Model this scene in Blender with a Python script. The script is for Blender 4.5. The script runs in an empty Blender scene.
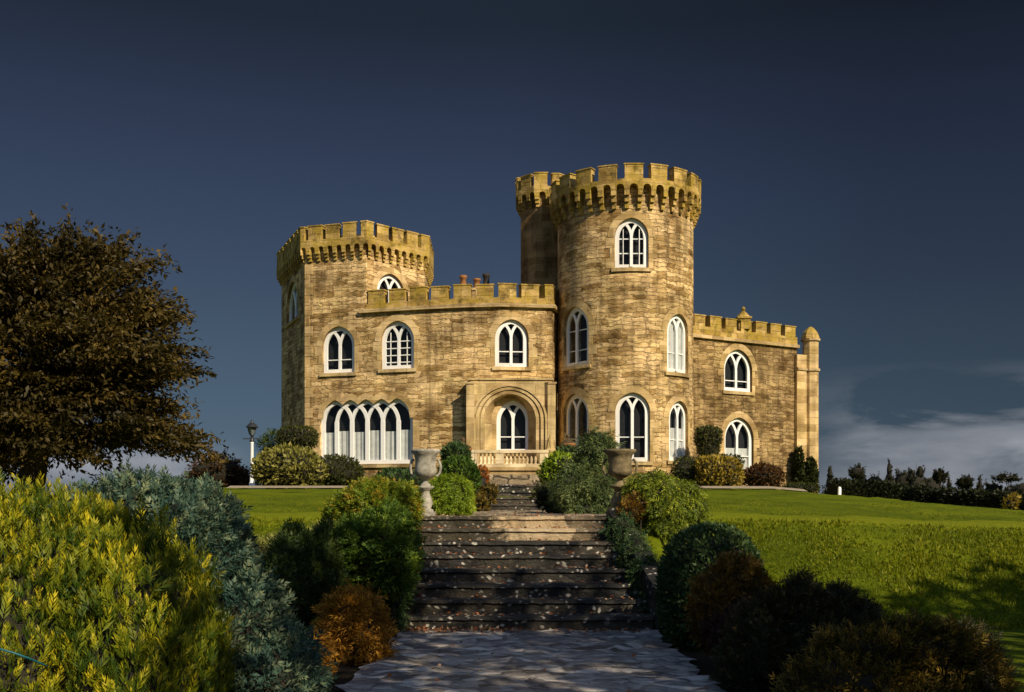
import bpy, math, random
import numpy as np
from mathutils import Vector
from mathutils.geometry import delaunay_2d_cdt

SC = bpy.context.scene
COL = SC.collection
R = math.radians
PI = math.pi
FPX, HORIZ, EYE = 1024.0, 500.0, 1.6

# ------------------------------------------------------------------ camera
cd = bpy.data.cameras.new('camera')
cd.sensor_width = 36.0
cd.lens = 36.0
cd.shift_y = (HORIZ - 346.0) / 1024.0
cd.clip_end = 8000.0
cam = bpy.data.objects.new('camera', cd)
COL.objects.link(cam)
cam.location = (0, 0, EYE)
cam.rotation_euler = (R(90), 0, 0)
SC.camera = cam

# ------------------------------------------------------------------ light
SUN_EL, SUN_AZ = R(36.0), R(142.0)              # azimuth clockwise from +Y
S_DIR = Vector((math.sin(SUN_AZ) * math.cos(SUN_EL), math.cos(SUN_AZ) * math.cos(SUN_EL), math.sin(SUN_EL)))
sl = bpy.data.lights.new('sun', 'SUN')
sl.energy = 5.0
sl.angle = R(0.5)
sl.color = (1.0, 0.85, 0.62)
so = bpy.data.objects.new('sun', sl)
COL.objects.link(so)
so.rotation_euler = S_DIR.to_track_quat('Z', 'Y').to_euler()
so.location = (20, -25, 30)
SC.view_settings.view_transform = 'Standard'
SC.view_settings.look = 'None'
SC.view_settings.exposure = 0.15
SC.view_settings.gamma = 1.0
SC.view_settings.use_curve_mapping = False
SC.render.engine = 'CYCLES'
SC.cycles.max_bounces = 6
SC.cycles.diffuse_bounces = 3
SC.cycles.use_denoising = True
SC.cycles.sample_clamp_indirect = 4.0


class NT:
    """small helper to write node trees"""
    def __init__(s, tree):
        s.t = tree
        tree.nodes.clear()

    def n(s, kind, ins=None, **props):
        nd = s.t.nodes.new(kind)
        for k, v in props.items():
            setattr(nd, k, v)
        for k, v in (ins or {}).items():
            sock = nd.inputs[k]
            if hasattr(v, 'is_output'):
                s.t.links.new(v, sock)
            else:
                sock.default_value = v
        return nd

    def math(s, op, a, b=0.0, clamp=False):
        return s.n('ShaderNodeMath', {0: a, 1: b}, operation=op, use_clamp=clamp).outputs[0]

    def mix(s, f, a, b, blend='MIX'):
        nd = s.n('ShaderNodeMix', None, data_type='RGBA', blend_type=blend)
        for i, v in ((0, f), (6, a), (7, b)):
            if hasattr(v, 'is_output'):
                s.t.links.new(v, nd.inputs[i])
            else:
                if i and len(v) == 3:
                    v = (*v, 1)
                nd.inputs[i].default_value = v
        return nd.outputs[2]

    def ramp(s, f, stops, interp='LINEAR'):
        nd = s.n('ShaderNodeValToRGB')
        cr = nd.color_ramp
        cr.interpolation = interp
        while len(cr.elements) < len(stops):
            cr.elements.new(0.5)
        for e, (p, c) in zip(cr.elements, stops):
            e.position = p
            if not hasattr(c, '__len__'):
                c = (c, c, c)
            e.color = (*c[:3], 1)
        s.t.links.new(f, nd.inputs[0])
        return nd.outputs[0]

    def noise(s, vec, scale, detail=4.0, rough=0.55, dist=0.0):
        ins = {'Scale': scale, 'Detail': detail, 'Roughness': rough, 'Distortion': dist}
        if vec is not None:
            ins['Vector'] = vec
        return s.n('ShaderNodeTexNoise', ins).outputs[0]

    def mapping(s, vec, scale=(1, 1, 1), loc=(0, 0, 0), rot=(0, 0, 0)):
        return s.n('ShaderNodeMapping', {'Vector': vec, 'Scale': scale, 'Location': loc, 'Rotation': rot}).outputs[0]


# world: clear Nishita sky on the sun's side, a dark rain-cloud deck to the north and low all round
world = bpy.data.worlds.new('World')
SC.world = world
world.use_nodes = True
W = NT(world.node_tree)
SKYK = 0.12
sky = W.n('ShaderNodeTexSky', None, sky_type='NISHITA', sun_disc=False, sun_elevation=SUN_EL, sun_rotation=SUN_AZ,
          air_density=1.0, dust_density=0.6, ozone_density=1.5)
dirv = W.n('ShaderNodeTexCoord').outputs['Generated']
sep = W.n('ShaderNodeSeparateXYZ', {0: dirv}).outputs
zz = sep[2]
k = 1.0 / SKYK


def kc(r, g, b):
    return (r * k, g * k, b * k)


def lin(r, g, b):
    def f(c):
        c /= 255.0
        return c / 12.92 if c <= 0.04045 else ((c + 0.055) / 1.055) ** 2.4
    return (f(r), f(g), f(b))


deck = W.ramp(zz, [(0.0, lin(88, 107, 122)), (0.05, lin(83, 103, 120)), (0.094, lin(77, 97, 116)), (0.203, lin(62, 78, 100)),
                   (0.28, lin(53, 67, 91)), (0.35, lin(45, 55, 77)), (0.42, lin(33, 42, 56)), (0.7, lin(26, 32, 45))])
deck = W.mix(1.0, deck, W.ramp(W.math('ADD', W.math('MULTIPLY', sep[0], 0.5), 0.5), [(0.35, 0.90), (0.5, 0.86), (0.66, 0.52), (0.75, 0.46)]), 'MULTIPLY')
# lighter ragged clouds low on the right, and a little on the left
cv = W.mapping(dirv, (4.2, 4.2, 15.0), (0.37, 0.0, 0.2))
cn = W.noise(cv, 1.25, 7.0, 0.58, 0.35)
cm = W.ramp(cn, [(0.40, 0.0), (0.47, 0.55), (0.52, 0.80), (0.58, 1.0)])
lowm = W.ramp(zz, [(0.0, 1.0), (0.05, 0.95), (0.085, 0.55), (0.125, 0.0)])
rgt = W.ramp(sep[0], [(0.26, 0.0), (0.33, 0.8), (0.46, 1.0)])
leftm = W.math('MULTIPLY', W.ramp(W.math('MULTIPLY', sep[0], -1.0), [(0.24, 0.0), (0.32, 1.0)]), W.ramp(zz, [(0.035, 1.0), (0.06, 0.0)]))
side = rgt
cfac = W.math('MULTIPLY', W.math('MULTIPLY', cm, lowm), side)
lcn = W.ramp(W.noise(W.mapping(dirv, (5.0, 5.0, 14.0), (2.3, 0.4, 1.1)), 1.6, 6.0, 0.55), [(0.34, 0.35), (0.50, 1.0)])
cfac = W.math('ADD', cfac, W.math('MULTIPLY', leftm, lcn), True)
ccol = W.mix(W.noise(cv, 3.0, 5.0), lin(78, 87, 98), lin(168, 170, 177))
deck = W.mix(cfac, deck, ccol)
deckk = W.n('ShaderNodeVectorMath', {0: deck, 'Scale': k}, operation='SCALE').outputs[0]
front = W.ramp(W.math('MULTIPLY_ADD', sep[1], 0.5) if False else W.math('ADD', W.math('MULTIPLY', sep[1], 0.5), 0.5),
               [(0.56, 0.0), (0.86, 1.0)])
low = W.ramp(zz, [(0.26, 1.0), (0.55, 0.0)])  # low deck reaches round unseen behind the camera, added to dim the walls
front = W.n('ShaderNodeMath', {0: front, 1: low}, operation='MAXIMUM').outputs[0]
wcol = W.mix(front, sky.outputs[0], deckk)
bg = W.n('ShaderNodeBackground', {'Color': wcol, 'Strength': SKYK})
wo = W.n('ShaderNodeOutputWorld', {'Surface': bg.outputs[0]})

# ------------------------------------------------------------------ helpers


def pt(px, py, D):
    return Vector(((px - 512.0) * D / FPX, D, EYE + (HORIZ - py) * D / FPX))


def xat(px, D):
    return (px - 512.0) * D / FPX


def zat(py, D):
    return EYE + (HORIZ - py) * D / FPX


def mat(name):
    m = bpy.data.materials.new(name)
    m.use_nodes = True
    return m, NT(m.node_tree)


def finish(N, bsdf):
    N.n('ShaderNodeOutputMaterial', {'Surface': bsdf})


def tag(o, label=None, cat=None, group=None, kind=None):
    if label:
        o['label'] = label
    if cat:
        o['category'] = cat
    if group:
        o['group'] = group
    if kind:
        o['kind'] = kind
    return o


def empty(name, loc, label=None, cat=None, group=None):
    o = bpy.data.objects.new(name, None)
    o.empty_display_size = 0.2
    COL.objects.link(o)
    o.location = loc
    return tag(o, label, cat, group)


def link(name, me, parent=None):
    o = bpy.data.objects.new(name, me)
    COL.objects.link(o)
    if parent is not None:
        o.parent = parent
        # world position of the parent chain (no rotations are used on empties here)
        p, q = Vector((0, 0, 0)), parent
        while q is not None:
            p += q.location
            q = q.parent
        o.location = -p
    return o


class MB:
    """collects faces (world coordinates) and links them as ONE mesh object"""
    def __init__(s):
        s.v, s.f, s.uv, s.sm = [], [], [], []

    def face(s, pts, uv=None, smooth=False):
        b = len(s.v)
        s.v.extend(tuple(p) for p in pts)
        s.f.append(tuple(range(b, b + len(pts))))
        s.uv.append(uv)
        s.sm.append(smooth)

    def box(s, x0, x1, y0, y1, z0, z1):
        a = [(x0, y0, z0), (x1, y0, z0), (x1, y1, z0), (x0, y1, z0), (x0, y0, z1), (x1, y0, z1), (x1, y1, z1), (x0, y1, z1)]
        s.hexa(a)

    def hexa(s, a):
        for q in ((0, 3, 2, 1), (4, 5, 6, 7), (0, 1, 5, 4), (1, 2, 6, 5), (2, 3, 7, 6), (3, 0, 4, 7)):
            p = [a[i] for i in q]
            e = (Vector(p[1]) - Vector(p[0])).length
            h = (Vector(p[2]) - Vector(p[1])).length
            off = p[0][0] * 0.37 + p[0][1] * 0.71
            z = p[0][2]
            s.face(p, [(off, z), (off + e, z), (off + e, z + h), (off, z + h)])

    def tube(s, pts, rads, seg=8, cap=True):
        pts = [Vector(p) for p in pts]
        rings = []
        for i, p in enumerate(pts):
            d = (pts[min(i + 1, len(pts) - 1)] - pts[max(i - 1, 0)]).normalized()
            a = d.orthogonal().normalized() if abs(d.z) > 0.9 else d.cross(Vector((0, 0, 1))).normalized()
            if abs(d.z) > 0.9:
                a = Vector((1, 0, 0)) - d * d.x
                a.normalize()
            b = d.cross(a)
            rings.append([p + (a * math.cos(t) + b * math.sin(t)) * rads[i] for t in (2 * PI * k / seg for k in range(seg))])
        base = len(s.v)
        for rg in rings:
            s.v.extend(tuple(p) for p in rg)
        for i in range(len(rings) - 1):
            for k_ in range(seg):
                n = (k_ + 1) % seg
                s.f.append((base + i * seg + k_, base + i * seg + n, base + (i + 1) * seg + n, base + (i + 1) * seg + k_))
                s.uv.append(None)
                s.sm.append(True)
        if cap:
            for i in (0, len(rings) - 1):
                s.f.append(tuple(base + i * seg + k_ for k_ in range(seg)))
                s.uv.append(None)
                s.sm.append(False)

    def lathe(s, cx, cy, prof, seg=24, smooth=True):
        """prof: list of (radius, z)"""
        base = len(s.v)
        for r, z in prof:
            for k_ in range(seg):
                t = 2 * PI * k_ / seg
                s.v.append((cx + r * math.cos(t), cy + r * math.sin(t), z))
        for i in range(len(prof) - 1):
            for k_ in range(seg):
                n = (k_ + 1) % seg
                s.f.append((base + i * seg + k_, base + i * seg + n, base + (i + 1) * seg + n, base + (i + 1) * seg + k_))
                s.uv.append(None)
                s.sm.append(smooth)
        for i in (0, len(prof) - 1):
            s.f.append(tuple(base + i * seg + k_ for k_ in range(seg)))
            s.uv.append(None)
            s.sm.append(False)

    def mesh(s, name, material, merge=False):
        me = bpy.data.meshes.new(name)
        me.from_pydata(s.v, [], s.f)
        ul = me.uv_layers.new(name='UVMap')
        i = 0
        for fc, uv in zip(s.f, s.uv):
            for j in range(len(fc)):
                if uv is not None:
                    ul.data[i].uv = uv[j]
                else:
                    c = s.v[fc[j]]
                    ul.data[i].uv = (c[0] * 0.8 + c[1] * 0.6, c[2])
                i += 1
        me.polygons.foreach_set('use_smooth', s.sm)
        me.materials.append(material)
        if merge:
            import bmesh
            bm = bmesh.new()
            bm.from_mesh(me)
            bmesh.ops.remove_doubles(bm, verts=bm.verts, dist=1e-4)
            bm.to_mesh(me)
            bm.free()
        return me

    def build(s, name, material, parent=None, merge=False):
        return link(name, s.mesh(name, material, merge), parent)


# ------------------------------------------------------------------ materials
def stone_mat(name, pale, mid, dark, bw=0.52, bh=0.23, rubble=0.6, mortar=(0.30, 0.22, 0.13), lichen=0.0, stain=0.5, bump=0.6, wobble=0.24, fv=0.34, vw=0.62):
    m, N = mat(name)
    uv = N.n('ShaderNodeUVMap').outputs[0]
    pos = N.n('ShaderNodeNewGeometry').outputs['Position']
    wob = N.n('ShaderNodeTexNoise', {'Vector': uv, 'Scale': 1.9, 'Detail': 4.0}).outputs['Color']
    wv = N.n('ShaderNodeVectorMath', {0: wob, 1: (0.5, 0.5, 0.5)}, operation='SUBTRACT').outputs[0]
    wv = N.n('ShaderNodeVectorMath', {0: wv, 1: (wobble * 1.8, wobble, 0.0)}, operation='MULTIPLY').outputs[0]
    u2 = N.n('ShaderNodeVectorMath', {0: uv, 1: wv}, operation='ADD').outputs[0]

    def first(c):
        return N.n('ShaderNodeSeparateColor', {0: c}).outputs[0]
    br = N.n('ShaderNodeTexBrick', {'Vector': u2, 'Color1': (0, 0, 0, 1), 'Color2': (1, 1, 1, 1), 'Mortar': (0.5, 0.5, 0.5, 1), 'Scale': 1.0,
                                    'Mortar Size': 0.012, 'Mortar Smooth': 0.5, 'Bias': 0.0, 'Brick Width': bw, 'Row Height': bh},
             offset=0.43, squash=1.5, squash_frequency=3)
    wob2 = N.n('ShaderNodeTexNoise', {'Vector': uv, 'Scale': 2.6, 'Detail': 4.0, 'Roughness': 0.6}).outputs['Color']
    wv2 = N.n('ShaderNodeVectorMath', {0: wob2, 1: (0.5, 0.5, 0.5)}, operation='SUBTRACT').outputs[0]
    wv2 = N.n('ShaderNodeVectorMath', {0: wv2, 1: (0.60, 0.30, 0.0)}, operation='MULTIPLY').outputs[0]
    u3 = N.n('ShaderNodeVectorMath', {0: uv, 1: wv2}, operation='ADD').outputs[0]
    br2 = N.n('ShaderNodeTexBrick', {'Vector': u3, 'Color1': (0, 0, 0, 1), 'Color2': (1, 1, 1, 1), 'Mortar': (0.4, 0.4, 0.4, 1), 'Scale': 1.0,
                                     'Mortar Size': 0.016, 'Mortar Smooth': 0.7, 'Bias': 0.0, 'Brick Width': bw * 0.8, 'Row Height': bh * 0.72},
              offset=0.37, squash=1.9, squash_frequency=2)
    vr = first(br2.outputs['Color'])
    vmort = br2.outputs['Fac']
    sel = N.ramp(N.noise(uv, 0.55, 4.0), [(0.40, 0.0), (0.50, rubble)])
    val = first(N.mix(sel, first(br.outputs['Color']), vr))
    mort = first(N.mix(sel, br.outputs['Fac'], vmort))
    fine = N.noise(N.mapping(uv, (1.6, 4.6, 1.0)), 2.1, 8.0, 0.70, 0.35)
    grit = N.noise(pos, 26.0, 4.0, 0.7)
    vv = N.math('ADD', N.math('MULTIPLY', val, vw), N.math('ADD', N.math('MULTIPLY', fine, fv * 1.5), N.math('MULTIPLY', grit, fv * 0.5)))
    vv = N.math('SUBTRACT', vv, fv * 0.5 + (vw - 0.62) * 0.5)
    col = N.ramp(vv, [(0.06, dark), (0.33, mid), (0.60, tuple(0.5 * (a + b) for a, b in zip(mid, pale))), (0.86, pale)])
    hue = N.noise(pos, 1.3, 4.0, 0.6)
    col = N.mix(N.ramp(hue, [(0.40, 0.0), (0.7, 0.35)]), col, N.mix(1.0, col, (0.92, 1.0, 0.62), 'MULTIPLY'))
    mcol = N.mix(N.ramp(N.noise(uv, 1.2, 4.0), [(0.42, 0.0), (0.6, 1.0)]), tuple(0.35 * c for c in mortar), mortar)
    col = N.mix(N.math('MULTIPLY', mort, N.ramp(N.noise(uv, 1.7, 4.0, 0.6), [(0.40, 0.05), (0.62, 0.85)])), col, mcol)
    patch = N.noise(N.mapping(uv, (0.8, 1.3, 1.0)), 0.9, 5.0, 0.62, 0.4)
    col = N.mix(1.0, col, N.ramp(patch, [(0.33, (0.62, 0.56, 0.46)), (0.48, (1.08, 1.04, 0.95)), (0.66, (1.42, 1.38, 1.28))]), 'MULTIPLY')
    # weather stains: blotches and vertical runs
    st = N.noise(pos, 0.7, 7.0, 0.66, 0.5)
    run = N.noise(N.mapping(uv, (3.6, 0.25, 1.0)), 1.0, 5.0, 0.65)
    sf = N.math('MULTIPLY', N.ramp(N.math('ADD', N.math('MULTIPLY', st, 0.6), N.math('MULTIPLY', run, 0.4)), [(0.45, 0.0), (0.60, 1.0)]), stain)
    col = N.mix(sf, col, N.mix(0.74, col, (0.050, 0.031, 0.012)))
    if lichen:
        lf = N.math('MULTIPLY', N.ramp(N.noise(pos, 2.6, 5.0, 0.6), [(0.42, 0.0), (0.6, 1.0)]), lichen)
        col = N.mix(lf, col, (0.36, 0.25, 0.035))
        df = N.ramp(N.noise(pos, 2.3, 6.0, 0.7), [(0.52, 0.0), (0.66, 0.75)])
        col = N.mix(df, col, (0.045, 0.036, 0.016))
    hgt = N.math('ADD', N.math('MULTIPLY', mort, -0.6), N.math('ADD', N.math('MULTIPLY', fine, 0.7), N.math('MULTIPLY', val, 0.6)))
    bp = N.n('ShaderNodeBump', {'Height': hgt, 'Strength': bump, 'Distance': 0.09}).outputs[0]
    b = N.n('ShaderNodeBsdfPrincipled', {'Base Color': col, 'Roughness': 0.92, 'Specular IOR Level': 0.12, 'Normal': bp})
    finish(N, b.outputs[0])
    return m


M = {}
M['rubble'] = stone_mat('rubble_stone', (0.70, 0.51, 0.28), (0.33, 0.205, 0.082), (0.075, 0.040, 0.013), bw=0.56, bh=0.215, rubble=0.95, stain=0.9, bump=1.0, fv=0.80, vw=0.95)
M['ashlar'] = stone_mat('ashlar_stone', (0.64, 0.48, 0.28), (0.46, 0.33, 0.165), (0.27, 0.175, 0.075), bw=0.72, bh=0.30, rubble=0.0, stain=0.45, bump=0.4, wobble=0.03)
M['parapet'] = stone_mat('parapet_stone', (0.58, 0.42, 0.18), (0.40, 0.275, 0.095), (0.18, 0.115, 0.035), bw=0.6, bh=0.27, rubble=0.0, lichen=0.75, stain=0.3, bump=0.6, wobble=0.06)
M['trim'] = stone_mat('dressed_stone', (0.60, 0.47, 0.28), (0.46, 0.34, 0.185), (0.25, 0.17, 0.08), bw=0.6, bh=0.42, rubble=0.0, stain=0.6, bump=0.4, wobble=0.03)
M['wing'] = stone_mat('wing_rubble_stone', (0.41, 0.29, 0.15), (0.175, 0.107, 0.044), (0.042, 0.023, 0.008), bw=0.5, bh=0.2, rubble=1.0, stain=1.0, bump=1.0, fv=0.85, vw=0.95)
M['turret'] = stone_mat('shaded_turret_stone', (0.36, 0.26, 0.14), (0.22, 0.15, 0.07), (0.09, 0.055, 0.022), bw=0.6, bh=0.28, rubble=0.0, stain=0.9, bump=0.5, wobble=0.05)  # the round tower's shadow is put into this darker stone, besides weather stains
M['baluster_stone'] = stone_mat('pale_baluster_stone', (0.70, 0.62, 0.48), (0.60, 0.50, 0.36), (0.40, 0.31, 0.20), bw=0.6, bh=0.5, rubble=0.0, stain=0.3, bump=0.3, wobble=0.03)
M['darkstone'] = stone_mat('dark_weathered_stone', (0.12, 0.085, 0.05), (0.07, 0.048, 0.026), (0.025, 0.017, 0.01), rubble=0.0, stain=0.3)


def plain(name, col, rough=0.5, metal=0.0, var=0.25, scale=12.0, bump=0.0, spec=0.4):
    m, N = mat(name)
    pos = N.n('ShaderNodeTexCoord').outputs['Object']
    nz = N.noise(pos, scale, 5.0, 0.6)
    c = N.mix(N.ramp(nz, [(0.3, 0.0), (0.7, 1.0)]), tuple(x * (1 - var) for x in col), tuple(min(1, x * (1 + var * 0.5)) for x in col))
    ins = {'Base Color': c, 'Roughness': rough, 'Metallic': metal, 'Specular IOR Level': spec}
    if bump:
        ins['Normal'] = N.n('ShaderNodeBump', {'Height': nz, 'Strength': bump, 'Distance': 0.03}).outputs[0]
    b = N.n('ShaderNodeBsdfPrincipled', ins)
    finish(N, b.outputs[0])
    return m


M['white'] = plain('white_paint', (0.86, 0.86, 0.84), 0.45, var=0.08)
M['curtain'] = plain('net_curtain', (0.60, 0.60, 0.58), 0.9, var=0.2, scale=5)
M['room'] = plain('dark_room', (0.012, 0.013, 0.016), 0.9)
M['roof'] = plain('lead_roof', (0.12, 0.12, 0.13), 0.6)
M['iron'] = plain('dark_iron', (0.02, 0.022, 0.024), 0.45, spec=0.5)
M['terracotta'] = plain('terracotta', (0.29, 0.125, 0.038), 0.75, var=0.35)
M['palestone'] = plain('pale_urn_stone', (0.36, 0.335, 0.27), 0.85, var=0.55, scale=9, bump=0.5)
M['mossyurn'] = plain('mossy_urn_stone', (0.20, 0.155, 0.08), 0.9, var=0.6, scale=8, bump=0.5)
M['gravel'] = plain('pale_gravel', (0.33, 0.27, 0.19), 0.95, var=0.5, scale=30, bump=0.6)
M['bark'] = plain('bark', (0.07, 0.052, 0.036), 0.95, var=0.5, scale=14, bump=0.8)
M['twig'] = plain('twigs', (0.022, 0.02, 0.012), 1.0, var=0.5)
M['hose'] = plain('teal_cord', (0.01, 0.11, 0.14), 0.5)
M['lampglass'] = plain('lamp_glass', (0.10, 0.13, 0.14), 0.1, spec=0.6)
M['potglaze'] = plain('soot_black_clay', (0.03, 0.025, 0.022), 0.8)


def glass_mat():
    m, N = mat('window_glass')
    pos = N.n('ShaderNodeNewGeometry').outputs['Position']
    bp = N.n('ShaderNodeBump', {'Height': N.noise(pos, 2.2, 2.0), 'Strength': 0.12, 'Distance': 0.05}).outputs[0]
    gl = N.n('ShaderNodeBsdfGlossy', {'Color': (0.9, 0.92, 0.95, 1), 'Roughness': 0.03, 'Normal': bp}).outputs[0]
    tr = N.n('ShaderNodeBsdfTransparent', {'Color': (0.93, 0.95, 0.95, 1)}).outputs[0]
    fr = N.math('MULTIPLY', N.math('POWER', N.n('ShaderNodeLayerWeight', {'Blend': 0.5}).outputs['Facing'], 4.0), 0.8)
    mx = N.n('ShaderNodeMixShader', {0: N.math('ADD', fr, 0.025, True), 1: tr, 2: gl})
    finish(N, mx.outputs[0])
    return m


M['glass'] = glass_mat()


def leaf_mat(name, c0, c1, c2, transl=0.28, rough=0.55):
    """colour runs along the leaf tint attribute from c0 through c1 to c2"""
    m, N = mat(name)
    a = N.n('ShaderNodeAttribute', None, attribute_name='tint').outputs['Fac']
    col = N.ramp(a, [(0.0, c0), (0.5, c1), (1.0, c2)])
    b = N.n('ShaderNodeBsdfPrincipled', {'Base Color': col, 'Roughness': rough, 'Specular IOR Level': 0.25}).outputs[0]
    t = N.n('ShaderNodeBsdfTranslucent', {'Color': col}).outputs[0]
    mx = N.n('ShaderNodeMixShader', {0: transl, 1: b, 2: t})
    finish(N, mx.outputs[0])
    return m


F = {
    'gold': leaf_mat('golden_conifer_leaf', (0.035, 0.070, 0.005), (0.20, 0.225, 0.008), (0.58, 0.48, 0.016)),
    'blue': leaf_mat('blue_conifer_leaf', (0.020, 0.055, 0.046), (0.062, 0.120, 0.085), (0.24, 0.28, 0.14)),
    'darkgreen': leaf_mat('dark_conifer_leaf', (0.014, 0.030, 0.008), (0.035, 0.065, 0.012), (0.085, 0.115, 0.02)),
    'yew': leaf_mat('yew_leaf', (0.018, 0.028, 0.006), (0.048, 0.058, 0.011), (0.10, 0.095, 0.018)),
    'clipped': leaf_mat('clipped_bush_leaf', (0.020, 0.045, 0.015), (0.050, 0.095, 0.028), (0.11, 0.15, 0.045)),
    'mid': leaf_mat('mid_green_leaf', (0.04, 0.085, 0.012), (0.09, 0.16, 0.018), (0.24, 0.32, 0.025)),
    'lime': leaf_mat('lime_leaf', (0.10, 0.17, 0.012), (0.22, 0.31, 0.016), (0.40, 0.46, 0.03)),
    'limeorange': leaf_mat('lime_and_rust_leaf', (0.10, 0.16, 0.012), (0.21, 0.27, 0.018), (0.42, 0.23, 0.02)),
    'orange': leaf_mat('orange_leaf', (0.14, 0.065, 0.010), (0.36, 0.165, 0.018), (0.66, 0.33, 0.03)),
    'heath': leaf_mat('heath_leaf', (0.07, 0.045, 0.010), (0.19, 0.10, 0.014), (0.45, 0.24, 0.03)),
    'rust': leaf_mat('rust_leaf', (0.22, 0.065, 0.010), (0.40, 0.12, 0.014), (0.50, 0.20, 0.02)),
    'variegated': leaf_mat('variegated_leaf', (0.08, 0.085, 0.014), (0.24, 0.225, 0.045), (0.42, 0.37, 0.10)),
    'goldhedge': leaf_mat('gold_variegated_leaf', (0.11, 0.085, 0.012), (0.31, 0.22, 0.025), (0.48, 0.37, 0.06)),
    'darkred': leaf_mat('copper_leaf', (0.03, 0.014, 0.004), (0.085, 0.038, 0.010), (0.17, 0.085, 0.02)),
    'tree': leaf_mat('autumn_beech_leaf', (0.022, 0.018, 0.005), (0.072, 0.053, 0.011), (0.165, 0.105, 0.018)),
    'cedar': leaf_mat('weeping_cedar_leaf', (0.030, 0.055, 0.018), (0.10, 0.14, 0.042), (0.28, 0.31, 0.10)),
    'weep': leaf_mat('weeping_mound_leaf', (0.05, 0.075, 0.008), (0.16, 0.21, 0.014), (0.40, 0.43, 0.03)),
    'olive': leaf_mat('olive_spreading_leaf', (0.030, 0.027, 0.007), (0.115, 0.085, 0.014), (0.38, 0.235, 0.03)),
    'heather': leaf_mat('purple_heather_leaf', (0.05, 0.03, 0.03), (0.13, 0.065, 0.055), (0.25, 0.15, 0.11)),
    'spiky': leaf_mat('dusky_leaf', (0.018, 0.021, 0.010), (0.048, 0.046, 0.017), (0.13, 0.095, 0.028)),
    'hedge': leaf_mat('far_hedge_leaf', (0.010, 0.014, 0.006), (0.026, 0.034, 0.011), (0.07, 0.07, 0.02)),
    'fartree': leaf_mat('far_tree_leaf', (0.012, 0.014, 0.008), (0.032, 0.034, 0.015), (0.08, 0.065, 0.022)),
    'paleweed': leaf_mat('pale_weed_leaf', (0.13, 0.16, 0.03), (0.27, 0.28, 0.06), (0.42, 0.40, 0.11)),
    'grassblade': leaf_mat('grass_blade', (0.050, 0.070, 0.002), (0.17, 0.205, 0.005), (0.38, 0.37, 0.02), transl=0.45),
    'litter': leaf_mat('fallen_leaf', (0.10, 0.045, 0.02), (0.38, 0.11, 0.03), (0.55, 0.42, 0.25)),
    'dry': leaf_mat('dry_twig_leaf', (0.09, 0.07, 0.03), (0.17, 0.14, 0.065), (0.27, 0.23, 0.12)),
}

# ------------------------------------------------------------------ terrain


def sstep(a, b, x):
    t = np.clip((x - a) / (b - a), 0, 1)
    return t * t * (3 - 2 * t)


def lipz(x):
    return np.maximum(0.3, 1.345 - 0.0034 * np.maximum(0, x - 1) ** 2 - 0.002 * np.maximum(0, -x - 6) ** 2)


def casz(x):
    return np.maximum(0.25, 2.02 - 0.092 * np.maximum(0, x - 8.5) - 0.02 * np.maximum(0, -x - 11) ** 2)


def raw_ground(x, y):
    x = np.asarray(x, float)
    y = np.asarray(y, float)
    lz, cz = lipz(x), casz(x)
    bank = np.clip((y - 13.0) / 3.45, 0, 1)
    bank = np.where(bank < 0.15, bank * bank / 0.3, bank - 0.075) / 0.925
    bank = np.minimum(bank, 1.0)
    t = np.clip((y - 16.45) / 19.5, 0, 1) ** 0.75
    z = np.where(y < 16.45, lz * bank, lz + (cz - lz) * t)
    z = z - 0.03 * np.clip(y - 62, 0, 200) - 0.006 * np.clip(y - 262, 0, 4000)
    return z


def carve(x, y):
    zc = np.interp(y, [-50, 12.5, 12.6, 15.05, 23.95, 25.1, 36.6, 36.7], [-0.04, -0.04, -0.1, 1.2, 1.30, 1.88, 1.93, 1.93])
    w = sstep(-1.78, -1.62, x) * (1 - sstep(2.12, 2.3, x)) * (1 - sstep(36.5, 36.8, y))
    return zc, w


def ground(x, y):
    z = raw_ground(x, y)
    zc, w = carve(np.asarray(x, float), np.asarray(y, float))
    return z * (1 - w) + np.minimum(zc, z + 0.4) * w


def gz(x, y):
    return float(ground(x, y))


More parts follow.
